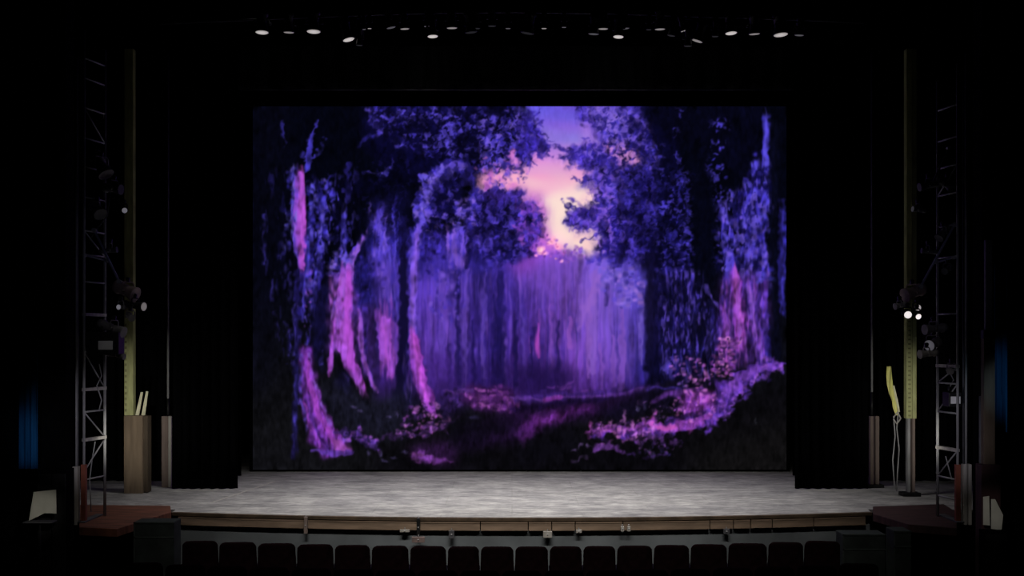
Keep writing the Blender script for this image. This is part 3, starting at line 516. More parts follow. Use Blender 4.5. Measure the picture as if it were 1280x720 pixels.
M['lip'] = mat('scuffed_board_edge', (.075, .050, .032), .8, .4, 4)
M['tan'] = mat('tan_fascia_board', (.22, .155, .112), .75, .4, 2.6, stretch=(.6, 1, 4), bump=.2)
M['grey_wall'] = mat('grey_pit_wall', (.135, .15, .165), .85, .3, 1.3)
M['grey_box'] = mat('grey_green_board', (.014, .019, .018), .85, .6, 3.5)
M['grey_box_edge'] = mat('pale_grey_edge', (.03, .038, .036), .8, .4, 6)
M['maroon'] = mat('maroon_plush', (.009, .0030, .0042), .95, .5, 9, spec=.05)
M['seat_shell'] = mat('dark_seat_shell', (.004, .003, .003), .7, .3, 6, spec=.1)
M['blue'] = mat('blue_cloth', (.010, .065, .16), .95, .3, 3, stretch=(4, 4, .3), spec=.02)
M['white'] = mat('off_white_card', (.55, .54, .48), .8, .12, 4)
M['white_box'] = mat('white_label', (.85, .85, .87), .6, .08, 4)
M['grey_lamp'] = mat('grey_lamp_body', (.16, .15, .155), .55, .3, 8, spec=.3)
M['red_lamp'] = mat('brownish_lamp_body', (.20, .145, .14), .6, .3, 8, spec=.3)
M['pale_panel'] = mat('pale_grey_panel', (.36, .34, .32), .7, .2, 4, stretch=(3, 3, .5))
M['yellow_cloth'] = mat('pale_yellow_cloth', (.62, .60, .20), .85, .3, 8, stretch=(2, 2, .5))
M['cream'] = mat('cream_board', (.62, .60, .42), .8, .2, 6)
M['beam'] = mat('grey_beam_paint', (.06, .06, .058), .8, .3, 2)
M['lens'] = [emis('bright_lens', (1.0, .93, .92), 1.25), emis('half_bright_lens', (.9, .82, .84), .55), emis('dim_lens', (.75, .72, .85), .20), emis('faint_lens', (.6, .58, .72), .06)]
def deck_mat():
    m = bpy.data.materials.new('worn_grey_stage_paint'); nt, out = nodes_of(m); N, L = nt.nodes, nt.links
    b = N.new('ShaderNodeBsdfPrincipled'); L.new(b.outputs[0], out.inputs[0])
    b.inputs['Roughness'].default_value = .75; b.inputs['Specular IOR Level'].default_value = .15
    tc = N.new('ShaderNodeTexCoord')
    def nz(scale, st, det=4, rg=.6):
        mp = N.new('ShaderNodeMapping'); mp.inputs['Scale'].default_value = st; L.new(tc.outputs['Object'], mp.inputs[0])
        n = N.new('ShaderNodeTexNoise'); n.inputs['Scale'].default_value = scale; n.inputs['Detail'].default_value = det; n.inputs['Roughness'].default_value = rg
        L.new(mp.outputs[0], n.inputs['Vector']); return n
    def ramp(fac, a, b_, c0, c1):
        r = N.new('ShaderNodeValToRGB'); e = r.color_ramp.elements
        e[0].position = a; e[1].position = b_; e[0].color = tuple(c0)+(1,); e[1].color = tuple(c1)+(1,)
        L.new(fac, r.inputs[0]); return r.outputs[0]
    def mul(x, y, f=1.0, mode='MULTIPLY'):
        k = N.new('ShaderNodeMix'); k.data_type = 'RGBA'; k.blend_type = mode; k.inputs['Factor'].default_value = f
        L.new(x, k.inputs[6]); L.new(y, k.inputs[7]); return k.outputs[2]
    base = ramp(nz(1.3, (.9, 1.7, 1), 6, .7).outputs['Fac'], .34, .66, (.20, .195, .20), (.46, .445, .43))
    str_ = ramp(nz(3.0, (1.0, 4.2, 1), 5, .75).outputs['Fac'], .36, .62, (.66, .66, .68), (1.22, 1.22, 1.2))
    x = mul(base, str_)
    x = mul(x, ramp(nz(5, (.8, 3.2, 1), 4, .75).outputs['Fac'], .36, .62, (.74, .74, .74), (1.16, 1.16, 1.16)))
    scuff = ramp(nz(2.1, (.5, 3.2, 1), 6, .8).outputs['Fac'], .60, .70, (0, 0, 0), (.16, .155, .14))
    x = mul(x, scuff, 1, 'ADD')
    # board joints running up stage
    br = N.new('ShaderNodeTexBrick'); br.offset = .5; br.inputs['Scale'].default_value = 1; br.inputs['Brick Width'].default_value = 2.4; br.inputs['Row Height'].default_value = 1.2
    br.inputs['Mortar Size'].default_value = .012; br.inputs['Color1'].default_value = (1, 1, 1, 1); br.inputs['Color2'].default_value = (.90, .90, .92, 1); br.inputs['Mortar'].default_value = (.86, .86, .86, 1)
    L.new(tc.outputs['Object'], br.inputs['Vector'])
    x = mul(x, br.outputs['Color'])
    L.new(x, b.inputs['Base Color']); return m
M['deck'] = deck_mat()

# ---------------------------------------------------------------- mesh helpers
class MB:
    """collects shapes; build() links them as one mesh object, its origin at `org`"""
    def __init__(s): s.bm = bmesh.new(); s.mi = 0
    def _set(s, faces):
        for f in faces: f.material_index = s.mi
    def box(s, c, size, rot=None, bev=0.0):
        r = bmesh.ops.create_cube(s.bm, size=1); vs = r['verts']
        mt = Matrix.Translation(Vector(c)) @ (rot.to_4x4() if rot else Matrix()) @ Matrix.Diagonal(Vector(size).to_4d())
        bmesh.ops.transform(s.bm, matrix=mt, verts=vs)
        if bev:
            es = list({e for v in vs for e in v.link_edges}); bmesh.ops.bevel(s.bm, geom=es, offset=bev, segments=2, affect='EDGES', profile=.5)
        else: s._set({f for v in vs for f in v.link_faces})
        return s
    def tube(s, pts, rad, n=10, caps=True):
        pts = [Vector(p) for p in pts]
        rads = rad if hasattr(rad, '__len__') else [rad]*len(pts)
        rings = []; up = None
        for i, p in enumerate(pts):
            d = (pts[min(i+1, len(pts)-1)]-pts[max(i-1, 0)]).normalized()
            if up is None: up = d.orthogonal().normalized()
            up = (up-d*up.dot(d)); up = up.normalized() if up.length > 1e-6 else d.orthogonal().normalized()
            b = d.cross(up)
            rings.append([s.bm.verts.new(p+(up*math.cos(2*math.pi*k/n)+b*math.sin(2*math.pi*k/n))*rads[i]) for k in range(n)])
        for a, b in zip(rings, rings[1:]):
            for k in range(n): f = s.bm.faces.new((a[k], a[(k+1) % n], b[(k+1) % n], b[k])); f.material_index = s.mi; f.smooth = True
        if caps:
            for r_ in (rings[0][::-1], rings[-1]):
                if rads[0] > 1e-5: f = s.bm.faces.new(r_); f.material_index = s.mi
        return s
    def prism(s, poly, z0, z1):
        a = [s.bm.verts.new((x, y, z0)) for x, y in poly]; b = [s.bm.verts.new((x, y, z1)) for x, y in poly]
        s.bm.faces.new(a[::-1]); s.bm.faces.new(b)
        for i in range(len(a)): j = (i+1) % len(a); s.bm.faces.new((a[i], a[j], b[j], b[i]))
        return s
    def slab(s, pts, thick):
        """flat polygon through 3-D points, given thickness along its normal"""
        pts = [Vector(p) for p in pts]; n = (pts[1]-pts[0]).cross(pts[2]-pts[0]).normalized()*thick
        a = [s.bm.verts.new(p) for p in pts]; b = [s.bm.verts.new(p+n) for p in pts]
        s.bm.faces.new(a[::-1]); s.bm.faces.new(b)
        for i in range(len(a)): j = (i+1) % len(a); s.bm.faces.new((a[i], a[j], b[j], b[i]))
        return s
    def grid(s, fn, nu, nv, thick=None, smooth=True):
        vs = [[s.bm.verts.new(fn(i/nu, j/nv)) for j in range(nv+1)] for i in range(nu+1)]
        for i in range(nu):
            for j in range(nv):
                f = s.bm.faces.new((vs[i][j], vs[i+1][j], vs[i+1][j+1], vs[i][j+1])); f.smooth = smooth
        return s
    def build(s, name, m, parent=None, org=None, bev=0.0):
        if org is not None: bmesh.ops.translate(s.bm, verts=s.bm.verts, vec=-Vector(org))
        bmesh.ops.recalc_face_normals(s.bm, faces=s.bm.faces)
        me = bpy.data.meshes.new(name); s.bm.to_mesh(me); s.bm.free()
        for q in (m if isinstance(m, (list, tuple)) else [m]): me.materials.append(q)
        o = bpy.data.objects.new(name, me); COL.objects.link(o)
        if org is not None: o.location = org
        if parent is not None:
            o.parent = parent
            if org is not None: o.location = Vector(org)-parent.location if parent.rotation_euler == Euler((0, 0, 0)) else Vector(org)
        if bev:
            md = o.modifiers.new('bevel', 'BEVEL'); md.width = bev; md.segments = 2; md.limit_method = 'ANGLE'
        return o
def tag(o, label, cat, group=None, kind=None):
    if label: o['label'] = label
    if cat: o['category'] = cat
    if group: o['group'] = group
    if kind: o['kind'] = kind
    return o
def empty(name, loc, label, cat, group=None, rot=(0, 0, 0)):
    o = bpy.data.objects.new(name, None); o.empty_display_size = .1; COL.objects.link(o)
    o.location = loc; o.rotation_euler = rot
    return tag(o, label, cat, group)
def struct(o): o['kind'] = 'structure'; return o
ORD = ['first', 'second', 'third', 'fourth', 'fifth', 'sixth', 'seventh', 'eighth', 'ninth', 'tenth', 'eleventh', 'twelfth', 'thirteenth', 'fourteenth', 'fifteenth', 'sixteenth', 'seventeenth', 'eighteenth', 'nineteenth', 'twentieth',
       'twenty-first', 'twenty-second', 'twenty-third', 'twenty-fourth', 'twenty-fifth', 'twenty-sixth', 'twenty-seventh', 'twenty-eighth', 'twenty-ninth', 'thirtieth', 'thirty-first', 'thirty-second', 'thirty-third', 'thirty-fourth', 'thirty-fifth', 'thirty-sixth']

# ---------------------------------------------------------------- the room
FZ = -1.0                                       # auditorium floor
XW, YB, ZC = 13.0, 31.0, 12.0
struct(MB().box((0, 8.5, FZ-.1), (2*XW, 24.0, .2)).build('auditorium_floor', M['black']))
struct(MB().box((0, YB+.1, 5.5), (2*XW, .2, 13.5)).build('wall_back', M['black']))
struct(MB().box((-XW-.1, 13.7, 5.5), (.2, 35, 13.5)).build('wall_left', M['black']))
struct(MB().box((XW+.1, 13.7, 5.5), (.2, 35, 13.5)).build('wall_right', M['black']))
struct(MB().box((0, 13.7, ZC+.1), (2*XW+.4, 35, .2)).build('ceiling', M['black']))
# proscenium wall: two jambs and the header above the opening
pw = MB(); pw.box(((-XW-7.28)/2, 19.75, 5.5), (XW-7.28, .4, 13)); pw.box(((XW+7.66)/2, 19.75, 5.5), (XW-7.66, .4, 13)); pw.box((.2, 19.75, 10.4), (15.2, .4, 3.1))
struct(pw.build('wall_front', M['black']))
def arc_pts(xl, xr, yc, ye, n=40):
    """bowed line from left to right, nearest at its middle"""
    cx, hw = (xl+xr)/2, (xr-xl)/2
    return [(xl+(xr-xl)*i/n, ye-(ye-yc)*(1-((xl+(xr-xl)*i/n-cx)/hw)**2)) for i in range(n+1)]
XL, XR, YC, YE = -5.84, 6.18, 19.96, 20.62
edge = arc_pts(XL, XR, YC, YE)
deck_poly = [(-12.9, 21.0), (-7.2, 21.0), (XL-.05, 21.0)] + edge + [(XR+.05, 21.0), (7.4, 21.0), (12.9, 21.0), (12.9, 30.95), (-12.9, 30.95)]
struct(MB().prism(deck_poly, -.05, 0).build('floor', M['deck']))
def strip(off, z0, z1, thick, name, m, x0=XL, x1=XR):
    e = arc_pts(x0, x1, YC+off, YE+off); q = e+[(x, y+thick) for x, y in e[::-1]]
    return MB().prism(q, z0, z1).build(name, m)
struct(strip(-.02, -.045, .004, .10, 'trim_1', M['lip']))            # nosing of the stage edge
struct(strip(.10, -FZ*-1, -.215, .10, 'trim_2', M['grey_wall']))      # grey wall below the stage
struct(MB().prism([(-12.9, 21.02), (12.9, 21.02), (12.9, 21.12), (-12.9, 21.12)], FZ, -.06).build('trim_3', M['black']))
struct(MB().box((0, 14.0, 9.1+.02), (22, .25, .06)).build('trim_4', M['beam']))   # edge of the balcony soffit at the very top
# fascia boards: one object per board, cut where the photo shows seams
seams = [215, 382, 523, 601, 660, 689, 718, 777, 886, 916, 938, 966, 1020, 1090]
def arc_y(x, off=0):
    cx, hw = (XL+XR)/2, (XR-XL)/2; return YE+off-(YE-YC)*(1-((x-cx)/hw)**2)
fb = []
for a, b in zip(seams, seams[1:]):
    xa, xb = (a-640)*20.25/F+.008, (b-640)*20.25/F-.008
    xa = max(xa, XL); xb = min(xb, XR); n = 8
    e = [(xa+(xb-xa)*i/n, arc_y(xa+(xb-xa)*i/n, .0)) for i in range(n+1)]
    m_ = MB(); m_.prism(e+[(x, y+.08) for x, y in e[::-1]], -.205, -.055)
    m_.prism([(x, y-.012) for x, y in e]+[(x, y) for x, y in e[::-1]], -.205, -.185)
    m_.prism([(x, y-.010) for x, y in e]+[(x, y) for x, y in e[::-1]], -.085, -.07)
    o = m_.build('fascia_board', M['tan'], org=Vector(((xa+xb)/2, arc_y((xa+xb)/2), -.13)))
    fb.append(o)
for i, o in enumerate(fb):
    tag(o, 'long tan wooden fascia board along the stage edge, %s from the left' % ORD[i], 'board', 'fascia boards of the stage edge')
# side platforms beside the stage
def plat(pix, name, m, label, z=.035, thick=.13):
    pts = []
    for px, py in pix:
        y = F*(H-z)/(py-HZ); pts.append(((px-640)*y/F, y))
    return tag(MB().prism(pts, z-thick, z).build(name, m, bev=.008), label, 'platform')
plat([(99, 631), (213, 632), (214, 640), (146, 661), (99, 659)], 'side_platform', M['red_wood'], 'reddish brown wooden platform under the left truss tower')
plat([(1091, 633), (1180, 630), (1196, 640), (1196, 660), (1135, 655), (1091, 642)], 'side_platform', M['red_dark'], 'dark red wooden platform under the right ladder tower')

# ---------------------------------------------------------------- projection screen
SD = 27.0
P0 = at(PX0, PY0+PH, SD); P1 = at(PX0+PW, PY0, SD)
def make_screen():
    cv = paint()
    h, w, _ = cv.shape
    lin = np.where(cv/255 <= .04045, cv/255/12.92, ((cv/255+.055)/1.055)**2.4)
    xs = np.linspace(P0.x, P1.x, w); zs = np.linspace(P1.z, P0.z, h)
    X, Z = np.meshgrid(xs, zs); co = np.stack([X-(P0.x+P1.x)/2, np.zeros_like(X), Z-P0.z], -1).reshape(-1, 3)
    me = bpy.data.meshes.new('picture')
    idx = np.arange(h*w).reshape(h, w)
    q = np.stack([idx[1:, :-1], idx[1:, 1:], idx[:-1, 1:], idx[:-1, :-1]], -1).reshape(-1, 4)
    me.vertices.add(h*w); me.vertices.foreach_set('co', co.astype(np.float32).ravel())
    me.loops.add(q.size); me.loops.foreach_set('vertex_index', q.astype(np.int32).ravel())
    me.polygons.add(len(q)); me.polygons.foreach_set('loop_start', (np.arange(len(q))*4).astype(np.int32))
    try: me.polygons.foreach_set('loop_total', np.full(len(q), 4, np.int32))
    except Exception: pass
    me.update(calc_edges=True); me.validate()
    ca = me.color_attributes.new('paint', 'FLOAT_COLOR', 'POINT')
    a = np.ones((h*w, 4), np.float32); a[:, :3] = lin.reshape(-1, 3); ca.data.foreach_set('color', a.ravel())
    m = bpy.data.materials.new('projected_forest_cloth'); nt, out = nodes_of(m); N, L = nt.nodes, nt.links
    at_ = N.new('ShaderNodeAttribute'); at_.attribute_name = 'paint'
    e = N.new('ShaderNodeEmission'); L.new(at_.outputs['Color'], e.inputs[0]); e.inputs[1].default_value = 1.0
    L.new(e.outputs[0], out.inputs[0]); me.materials.append(m)
    root = empty('projection_screen', ((P0.x+P1.x)/2, SD, P0.z), 'large stage screen showing a violet and pink painted forest path at sunset', 'screen')
    o = bpy.data.objects.new('picture', me); COL.objects.link(o); o.parent = root
    cx, w2, zt = 0, (P1.x-P0.x)/2, P1.z-P0.z
    b = MB(); t = .07
    for c, s_ in [((0, .03, -t/2), (2*w2+2*t, .06, t)), ((0, .03, zt+t/2), (2*w2+2*t, .06, t)), ((-w2-t/2, .03, zt/2), (t, .06, zt)), ((w2+t/2, .03, zt/2), (t, .06, zt))]: b.box(c, s_)
    b.build('screen_border', M['black'], root)
    MB().box((0, .05, zt/2), (2*w2, .02, zt)).build('backing_cloth', M['black'], root)
make_screen()

# ---------------------------------------------------------------- curtains
def curtain(name, label, x0, x1, y, z0, z1, m, folds, amp=.05, cat='curtain', group=None, hem=True):
    n = max(24, int(folds*10)); ph = random.random()*6
    def fn(u, v):
        z = z0+(z1-z0)*v
        a = amp*(1-.25*v)
        return Vector((x0+(x1-x0)*u+.25*amp*math.sin(u*folds*4.1+ph), y+a*math.sin(u*folds*2*math.pi+ph)+.3*a*math.sin(u*folds*5.3+v*2), z))
    root = empty(name, ((x0+x1)/2, y, z0), label, cat, group)
    o = MB().grid(fn, n, 14).build('cloth', m, root, org=Vector(((x0+x1)/2, y, z0)))
    sd = o.modifiers.new('thick', 'SOLIDIFY'); sd.thickness = .01
    if hem: MB().box(((x0+x1)/2, y, z1+.02), (abs(x1-x0)+.02, .05, .05)).build('batten', M['gun'], root, org=Vector(((x0+x1)/2, y, z1)))
    return root
X = lambda px, y: (px-640)*y/F
LD = 23.9
curtain('leg_curtain', 'black velvet leg curtain hanging left of the screen, nearest the stage edge', X(213.5, LD)+.02, X(297, LD), LD, .0+.01, 10.2, M['velvet'], 7, .06, group='black leg curtains')
curtain('leg_curtain', 'black velvet leg curtain hanging right of the screen, nearest the stage edge', X(994, LD), X(1084, LD), LD, .01, 10.2, M['velvet'], 7, .06, group='black leg curtains')
curtain('leg_curtain', 'black leg curtain close against the left edge of the screen', X(180, 26.2), X(303, 26.2), 26.2, .01, 10.8, M['velvet'], 9, .06, group='black leg curtains')
curtain('leg_curtain', 'black leg curtain close against the right edge of the screen', X(991, 26.2), X(1110, 26.2), 26.2, .01, 10.8, M['velvet'], 9, .06, group='black leg curtains')
curtain('border_curtain', 'black border curtain hanging over the top of the screen', X(290, 25.6), X(1000, 25.6), 25.6, at(0, 113, 25.6).z, 10.9, M['velvet_hi'], 26, .05)
curtain('border_curtain', 'black border curtain high behind the overhead row of stage lights', X(230, 22.6), X(1080, 22.6), 22.6, at(0, 58, 22.6).z, 10.6, M['velvet'], 30, .05)
bc = [q for q in COL.objects if q.name == 'border_curtain'][0]
MB().tube([at(300, 112, 25.52), at(640, 112, 25.52), at(990, 112, 25.52)], .016, 8).build('hem_pipe', M['steel_dark'], bc, org=Vector(bc.location))
curtain('masking_curtain', 'black curtain filling the dark wing behind the left truss tower', -11.8, X(206, 25.2), 25.2, .01, 10.6, M['velvet'], 16, .06)
curtain('masking_curtain', 'black curtain filling the dark wing behind the right ladder tower', X(1098, 25.2), 11.9, 25.2, .01, 10.6, M['velvet'], 16, .06)
curtain('blue_curtain', 'narrow blue lit curtain at the far left of the auditorium wall', X(24, 19.2), X(47, 19.2), 19.2, at(0, 586, 19.2).z, at(0, 440, 19.2).z, M['blue'], 3, .025, hem=False)
curtain('blue_curtain', 'narrow blue lit curtain at the far right beyond the brown post', X(1243, 19.2), X(1258, 19.2), 19.2, at(0, 540, 19.2).z, at(0, 330, 19.2).z, M['blue'], 2, .025, hem=False)

# ---------------------------------------------------------------- stage lights
def aim_rot(direction):
    d = Vector(direction).normalized(); return d.to_track_quat('-Z', 'Y')      # the lamp looks along its own -z
def stage_light(loc, direction, label, lens=1, r=.10, length=.30, body=None, group=None, yoke=True, yoke_len=.22, barn=False, cat='stage light', name='stage_light'):
    body = body or M['gun']
    root = empty(name, loc, label, cat, group); q = aim_rot(direction); R = q.to_matrix()
    def T(v): return R @ Vector(v)
    b = MB(); L_ = length
    b.tube([T((0, 0, z)) for z in (L_*.62, L_*.60, L_*.40, L_*.38, L_*.12, L_*.10, -L_*.30, -L_*.38)], [r*.45, r*.80, r*.92, r*.78, r*.74, r*.62, r*.95, r*1.02], 16)
    b.build('body', body, root)
    if lens is not None:
        b = MB(); b.tube([T((0, 0, -L_*.385)), T((0, 0, -L_*.40))], [r*.93, r*.85], 18); b.build('lens', M['lens'][lens], root)
    if barn:
        b = MB()
        for k in range(4):
            a = k*math.pi/2; c, s_ = math.cos(a), math.sin(a)
            e = [(c*r*1.02-s_*r*.7, s_*r*1.02+c*r*.7, -L_*.38), (c*r*1.02+s_*r*.7, s_*r*1.02-c*r*.7, -L_*.38), (c*r*1.6+s_*r, s_*r*1.6-c*r, -L_*.38-r*.9), (c*r*1.6-s_*r, s_*r*1.6+c*r, -L_*.38-r*.9)]
            b.slab([T(v) for v in e], .004)
        b.build('barn_doors', body, root)
    if yoke:
        side = R @ Vector((1, 0, 0)); side.z = 0
        side = side.normalized() if side.length > .1 else Vector((1, 0, 0))
        top = Vector((0, 0, yoke_len))
        b = MB(); w = r*1.15
        b.tube([side*w, side*w+top*.8, side*w*.8+top, -side*w*.8+top, -side*w+top*.8, -side*w], .011, 8)
        b.tube([side*w*.7, side*w*1.2], .022, 8); b.tube([-side*w*.7, -side*w*1.2], .022, 8)
        b.build('yoke', body, root)
        b = MB(); b.box(top+Vector((0, 0, .035)), (.05, .05, .07)); b.tube([top+Vector((0, -.035, .05)), top+Vector((0, .035, .05))], .03, 10); b.build('clamp', M['gun'], root)
    return root
# curved pipe under the header and the row of lamps hanging from it
PIPE = [(px, y) for px, y in [(200, 20.75), (300, 20.52), (420, 20.25), (540, 20.05), (640, 20.0), (760, 20.08), (880, 20.28), (1010, 20.5), (1080, 20.7)]]
pts = [(X(px, y), y, 8.435) for px, y in PIPE]
tag(MB().tube(pts, .018, 10).build('curved_pipe', M['steel_dark']), 'long thin curved grey pipe carrying the overhead row of stage lights', 'pipe')
row = [(327.5, 41, 0, 0, 10), (361, 41, 1, .05, 8), (392, 40, 0, 0, 10.5), (436, 50, 0, -.5, 9), (449, 57, 3, .1, 5), (454.5, 37, 2, 0, 3.5), (462, 36, 1, 0, 3), (489, 35, 2, -.4, 7), (506, 36.5, 1, -.1, 7), (534, 33.5, 2, 0, 5), (541, 46, 0, -.1, 8), (565, 35.5, 1, -.05, 8),
       (589, 41, 3, -.2, 9), (596, 36, 3, 0, 5), (615, 33, 3, 0, 6), (635, 36, 2, 0, 4), (659, 42, 3, .3, 10), (680, 36, 1, 0, 4), (705, 34.5, 2, 0, 3.5), (742, 43, 2, .1, 8), (754, 36.5, 1, 0, 7.5), (773, 46.5, 0, .1, 8), (781, 36, 2, -.1, 7), (811, 37.5, 3, 0, 4), (825, 37, 1, -.05, 8),
       (839, 45, 3, .3, 6), (855, 39, 1, -.5, 5), (860, 58, 3, 0, 6), (871, 51.5, 1, .6, 9), (894, 46, 3, 0, 5), (914, 42, 0, -.12, 9), (943, 43, 1, -.1, 8.5), (976, 44, 0, -.15, 11), (999, 44.5, 2, .1, 7)]
glow = ['bright white lens', 'softly glowing lens', 'dim lens', 'nearly dark lens']
for i, (px, py, g, tilt, rad) in enumerate(row):
    # depth so that each hangs close below the pipe
    y = float(np.interp(px, [p_[0] for p_ in PIPE], [p_[1] for p_ in PIPE]))
    r = mm(rad, y)*.85; ln = .26+r
    yl = max(.12, 8.435-.08-at(px, py, y).z - ln*.38)
    d = Vector((-tilt*.55, .10 if g else -.06, -1)).normalized()
    c = at(px, py, y) - d*ln*.40
    yl = max(.05, 8.435-.06-c.z)
    stage_light(c, d, 'black stage light with %s, %s from the left on the overhead curved pipe' % (glow[g], ORD[i]), g, r, ln, group='stage lights on the overhead pipe', yoke_len=yl)

# ---------------------------------------------------------------- towers at both sides
def rung(b, x0, y0, x1, y1, py, r=.016, DA=19.35, DB=19.95):
    """rung at the height seen at photo height py on the near chord"""
    z = H+(HZ-py)*DA/F
    b.tube([(x0, y0, z), (x1, y1, z)], r, 8)
def tower(side, pxn, pxf, top, rungs, diags, label, low_red):
    DA, DB = 19.35, 19.95
    xa, xb = X(pxn, DA), X(pxf, DB); z0 = .035
    root = empty('truss_tower', (xa, DA, z0), label, 'tower')
    o = Vector((xa, DA, z0))
    def zz(py): return H+(HZ-py)*DA/F
    MB().tube([(xa, DA, z0+.01), (xa, DA, zz(top))], .021, 10).build('upright', M['steel'], root, org=o)
    MB().tube([(xb, DB, z0+.01), (xb, DB, zz(top+12))], .024, 10).build('upright', M['steel'], root, org=o)
    MB().tube([(xa+side*.28, DB-.1, z0+.01), (xa+side*.28, DB-.1, zz(top+20))], .015, 8).build('upright', M['steel_dark'], root, org=o)
    for py, k in rungs:
        b = MB(); z = zz(py)
        if k: b.box(((xa+xb)/2, (DA+DB)/2, z), (.07, .62, .05), Euler((0, 0, math.atan2(-(xb-xa), DB-DA))).to_matrix())
        else: b.tube([(xa, DA, z), (xb, DB, z)], .015, 8)
        b.build('rung', M['pale_panel'] if k else M['steel'], root, org=o)
    for p0, p1 in diags:
        MB().tube([(xa, DA, zz(p0)), (xb, DB, zz(p1))], .012, 8).build('brace', M['steel'], root, org=o)
    if low_red: MB().box((xa, DA, .5), (.075, .075, .92)).build('red_foot_and_glow', M['red_post_glow'], root, org=o)  # on the left tower this box paints a reddish glow around the foot
    MB().box((xa, (DA+DB)/2, z0+.012), (.12, .85, .02)).build('base_plate', M['steel_dark'], root, org=o)
    return root
tower(-1, 105, 131, 38, [(72, 0), (97, 0), (134, 0), (172, 0), (208, 0), (246, 0), (288, 0), (318, 0), (352, 0), (393, 1), (440, 0), (487, 1), (515, 0), (550, 1), (600, 0)],
      [(134, 172), (288, 318), (440, 487), (515, 550), (590, 552)], 'tall grey truss tower with rungs standing on the left side platform', True)
tower(1, 1197, 1172, 80, [(130, 0), (170, 0), (205, 0), (240, 0), (280, 0), (320, 0), (392, 0), (458, 1), (480, 0), (517, 0), (563, 1), (600, 0), (625, 0)],
      [(205, 240), (458, 480), (480, 517), (563, 600)], 'tall reddish ladder tower with rungs standing on the right side platform', True)
# slender pipes framing the opening
def pole(px, D, top, bot, r, m, label, sleeve=None, base=None, base_m=None, name='standing_pipe', foot=None):
    x = X(px, D); root = empty(name, (x, D, 0), label, 'pipe'); o = Vector((x, D, 0))
    MB().tube([(x, D, at(0, bot, D).z), (x, D, at(0, top, D).z)], r, 12).build('pole', m, root, org=o)
    if sleeve: MB().tube([(x, D, at(0, sleeve[1], D).z), (x, D, at(0, sleeve[0], D).z)], r*1.25, 12).build('sleeve', M['gun'], root, org=o)
    if base:
        for (pa, pb, pt, pbm, mk) in base:
            MB().box(((X(pa, D)+X(pb, D))/2, D, (at(0, pt, D).z+max(at(0, pbm, D).z, 0.0))/2), (X(pb, D)-X(pa, D), .12, at(0, pt, D).z-max(at(0, pbm, D).z, 0.0)), bev=.004).build('base_post', M[mk], root, org=o)
    if foot: MB().box((x, D-.03, .03), (mm(foot, D), .3, .06), bev=.008).build('foot', M['gun'], root, org=o)
    return root
pole(210, 24.2, 66, 500, .020, M['steel'], 'thin grey pipe on a taupe base left of the near leg curtain', (498, 522), [(203, 211, 520, 612, 'taupe'), (211.3, 215, 520, 612, 'pale_panel')])
pole(1090, 24.2, 66, 495, .020, M['steel'], 'thin grey pipe on a split grey base right of the near leg curtain', (490, 522), [(1087, 1091, 520, 608, 'taupe'), (1093.5, 1098, 520, 608, 'taupe')], foot=24)
pole(95.5, 19.3, 72, 584, .017, M['steel'], 'thin grey pipe at the outer left edge of the stage opening', None, [(86, 89, 585, 655, 'steel_dark'), (92, 98.5, 583, 656, 'pale_panel')])
pole(1207.5, 19.3, 66, 584, .019, M['steel'], 'thin grey pipe at the outer right edge of the stage opening', None, [(1203, 1207, 580, 656, 'pale_panel'), (1209, 1213, 580, 656, 'pale_panel')])

# yellow-green columns
D = 23.3
x0, x1 = X(157, D), X(168, D); zt, zb = at(0, 62, D).z, at(0, 519, D).z
root = empty('painted_column', ((x0+x1)/2, D, 0), 'yellow green column on a brown box base, left side of the stage', 'column'); o = Vector(root.location)
MB().box(((x0+x1)/2, D, (zt+zb)/2), (x1-x0, .16, zt-zb), bev=.006).build('shaft', M['olive'], root, org=o)
b = MB()
for k in range(16): b.box((x0+.03, D-.083, zb+.1+k*.11), (.035, .006, .05))
b.build('marks', M['olive_mark'], root, org=o)
MB().box((X(169.5, D), D, (at(0, 519, D).z)/2+.0), (X(181, D)-X(158, D), .3, at(0, 519, D).z), bev=.006).build('base_box', M['brown'], root, org=o)
MB().box((X(183.5, D), D+.06, (at(0, 519, D).z)/2), (mm(4.5, D), .24, at(0, 521, D).z)).build('base_edge', M['brown_dark'], root, org=o)
for k, (a, b_) in enumerate([((171.5, 516), (177.5, 487)), ((179, 513), (184, 483))]):
    y = D-.03; q = [at(a[0]-2, a[1], y), at(a[0]+2.5, a[1], y), at(b_[0]+1.6, b_[1], y), at(b_[0]-1.2, b_[1], y)]
    dz = at(0, 519, D).z+.0005-q[0].z
    tag(MB().slab([v+Vector((0, .0, dz)) for v in q], .02).build('leaning_slat', M['cream']), ['shorter cream slat leaning on top of the brown base beside the left column', 'taller cream slat leaning on top of the brown base beside the left column'][k], 'slat', 'cream slats by the left column')
D = 22.9
x0, x1 = X(1131.5, D), X(1144, D); zt, zb = at(0, 62, D).z, at(0, 523, D).z
root = empty('painted_column', ((x0+x1)/2, D, 0), 'yellow green column with ladder like marks on two grey posts, right side of the stage', 'column'); o = Vector(root.location)
MB().box(((x0+x1)/2, D, (zt+zb)/2), (x1-x0, .16, zt-zb), bev=.006).build('shaft', M['olive'], root, org=o)
MB().box((X(1138.5, D), D-.083, (zt+zb)/2), (.012, .012, zt-zb)).build('rib', M['olive_mark'], root, org=o)
b = MB()
for k in range(26): b.box((x0+.055, D-.083, zb+.06+k*.085), (.05, .006, .03))
b.build('marks', M['olive_mark'], root, org=o)
MB().box((X(1135, D), D, zb/2), (mm(3.2, D), .12, zb)).build('post', M['steel'], root, org=o)
MB().box((X(1141, D), D, zb/2), (mm(3.2, D), .12, zb)).build('post', M['taupe'], root, org=o)
MB().box((X(1136, D), D-.05, .035), (mm(22, D), .3, .07), bev=.008).build('foot', M['gun'], root, org=o)
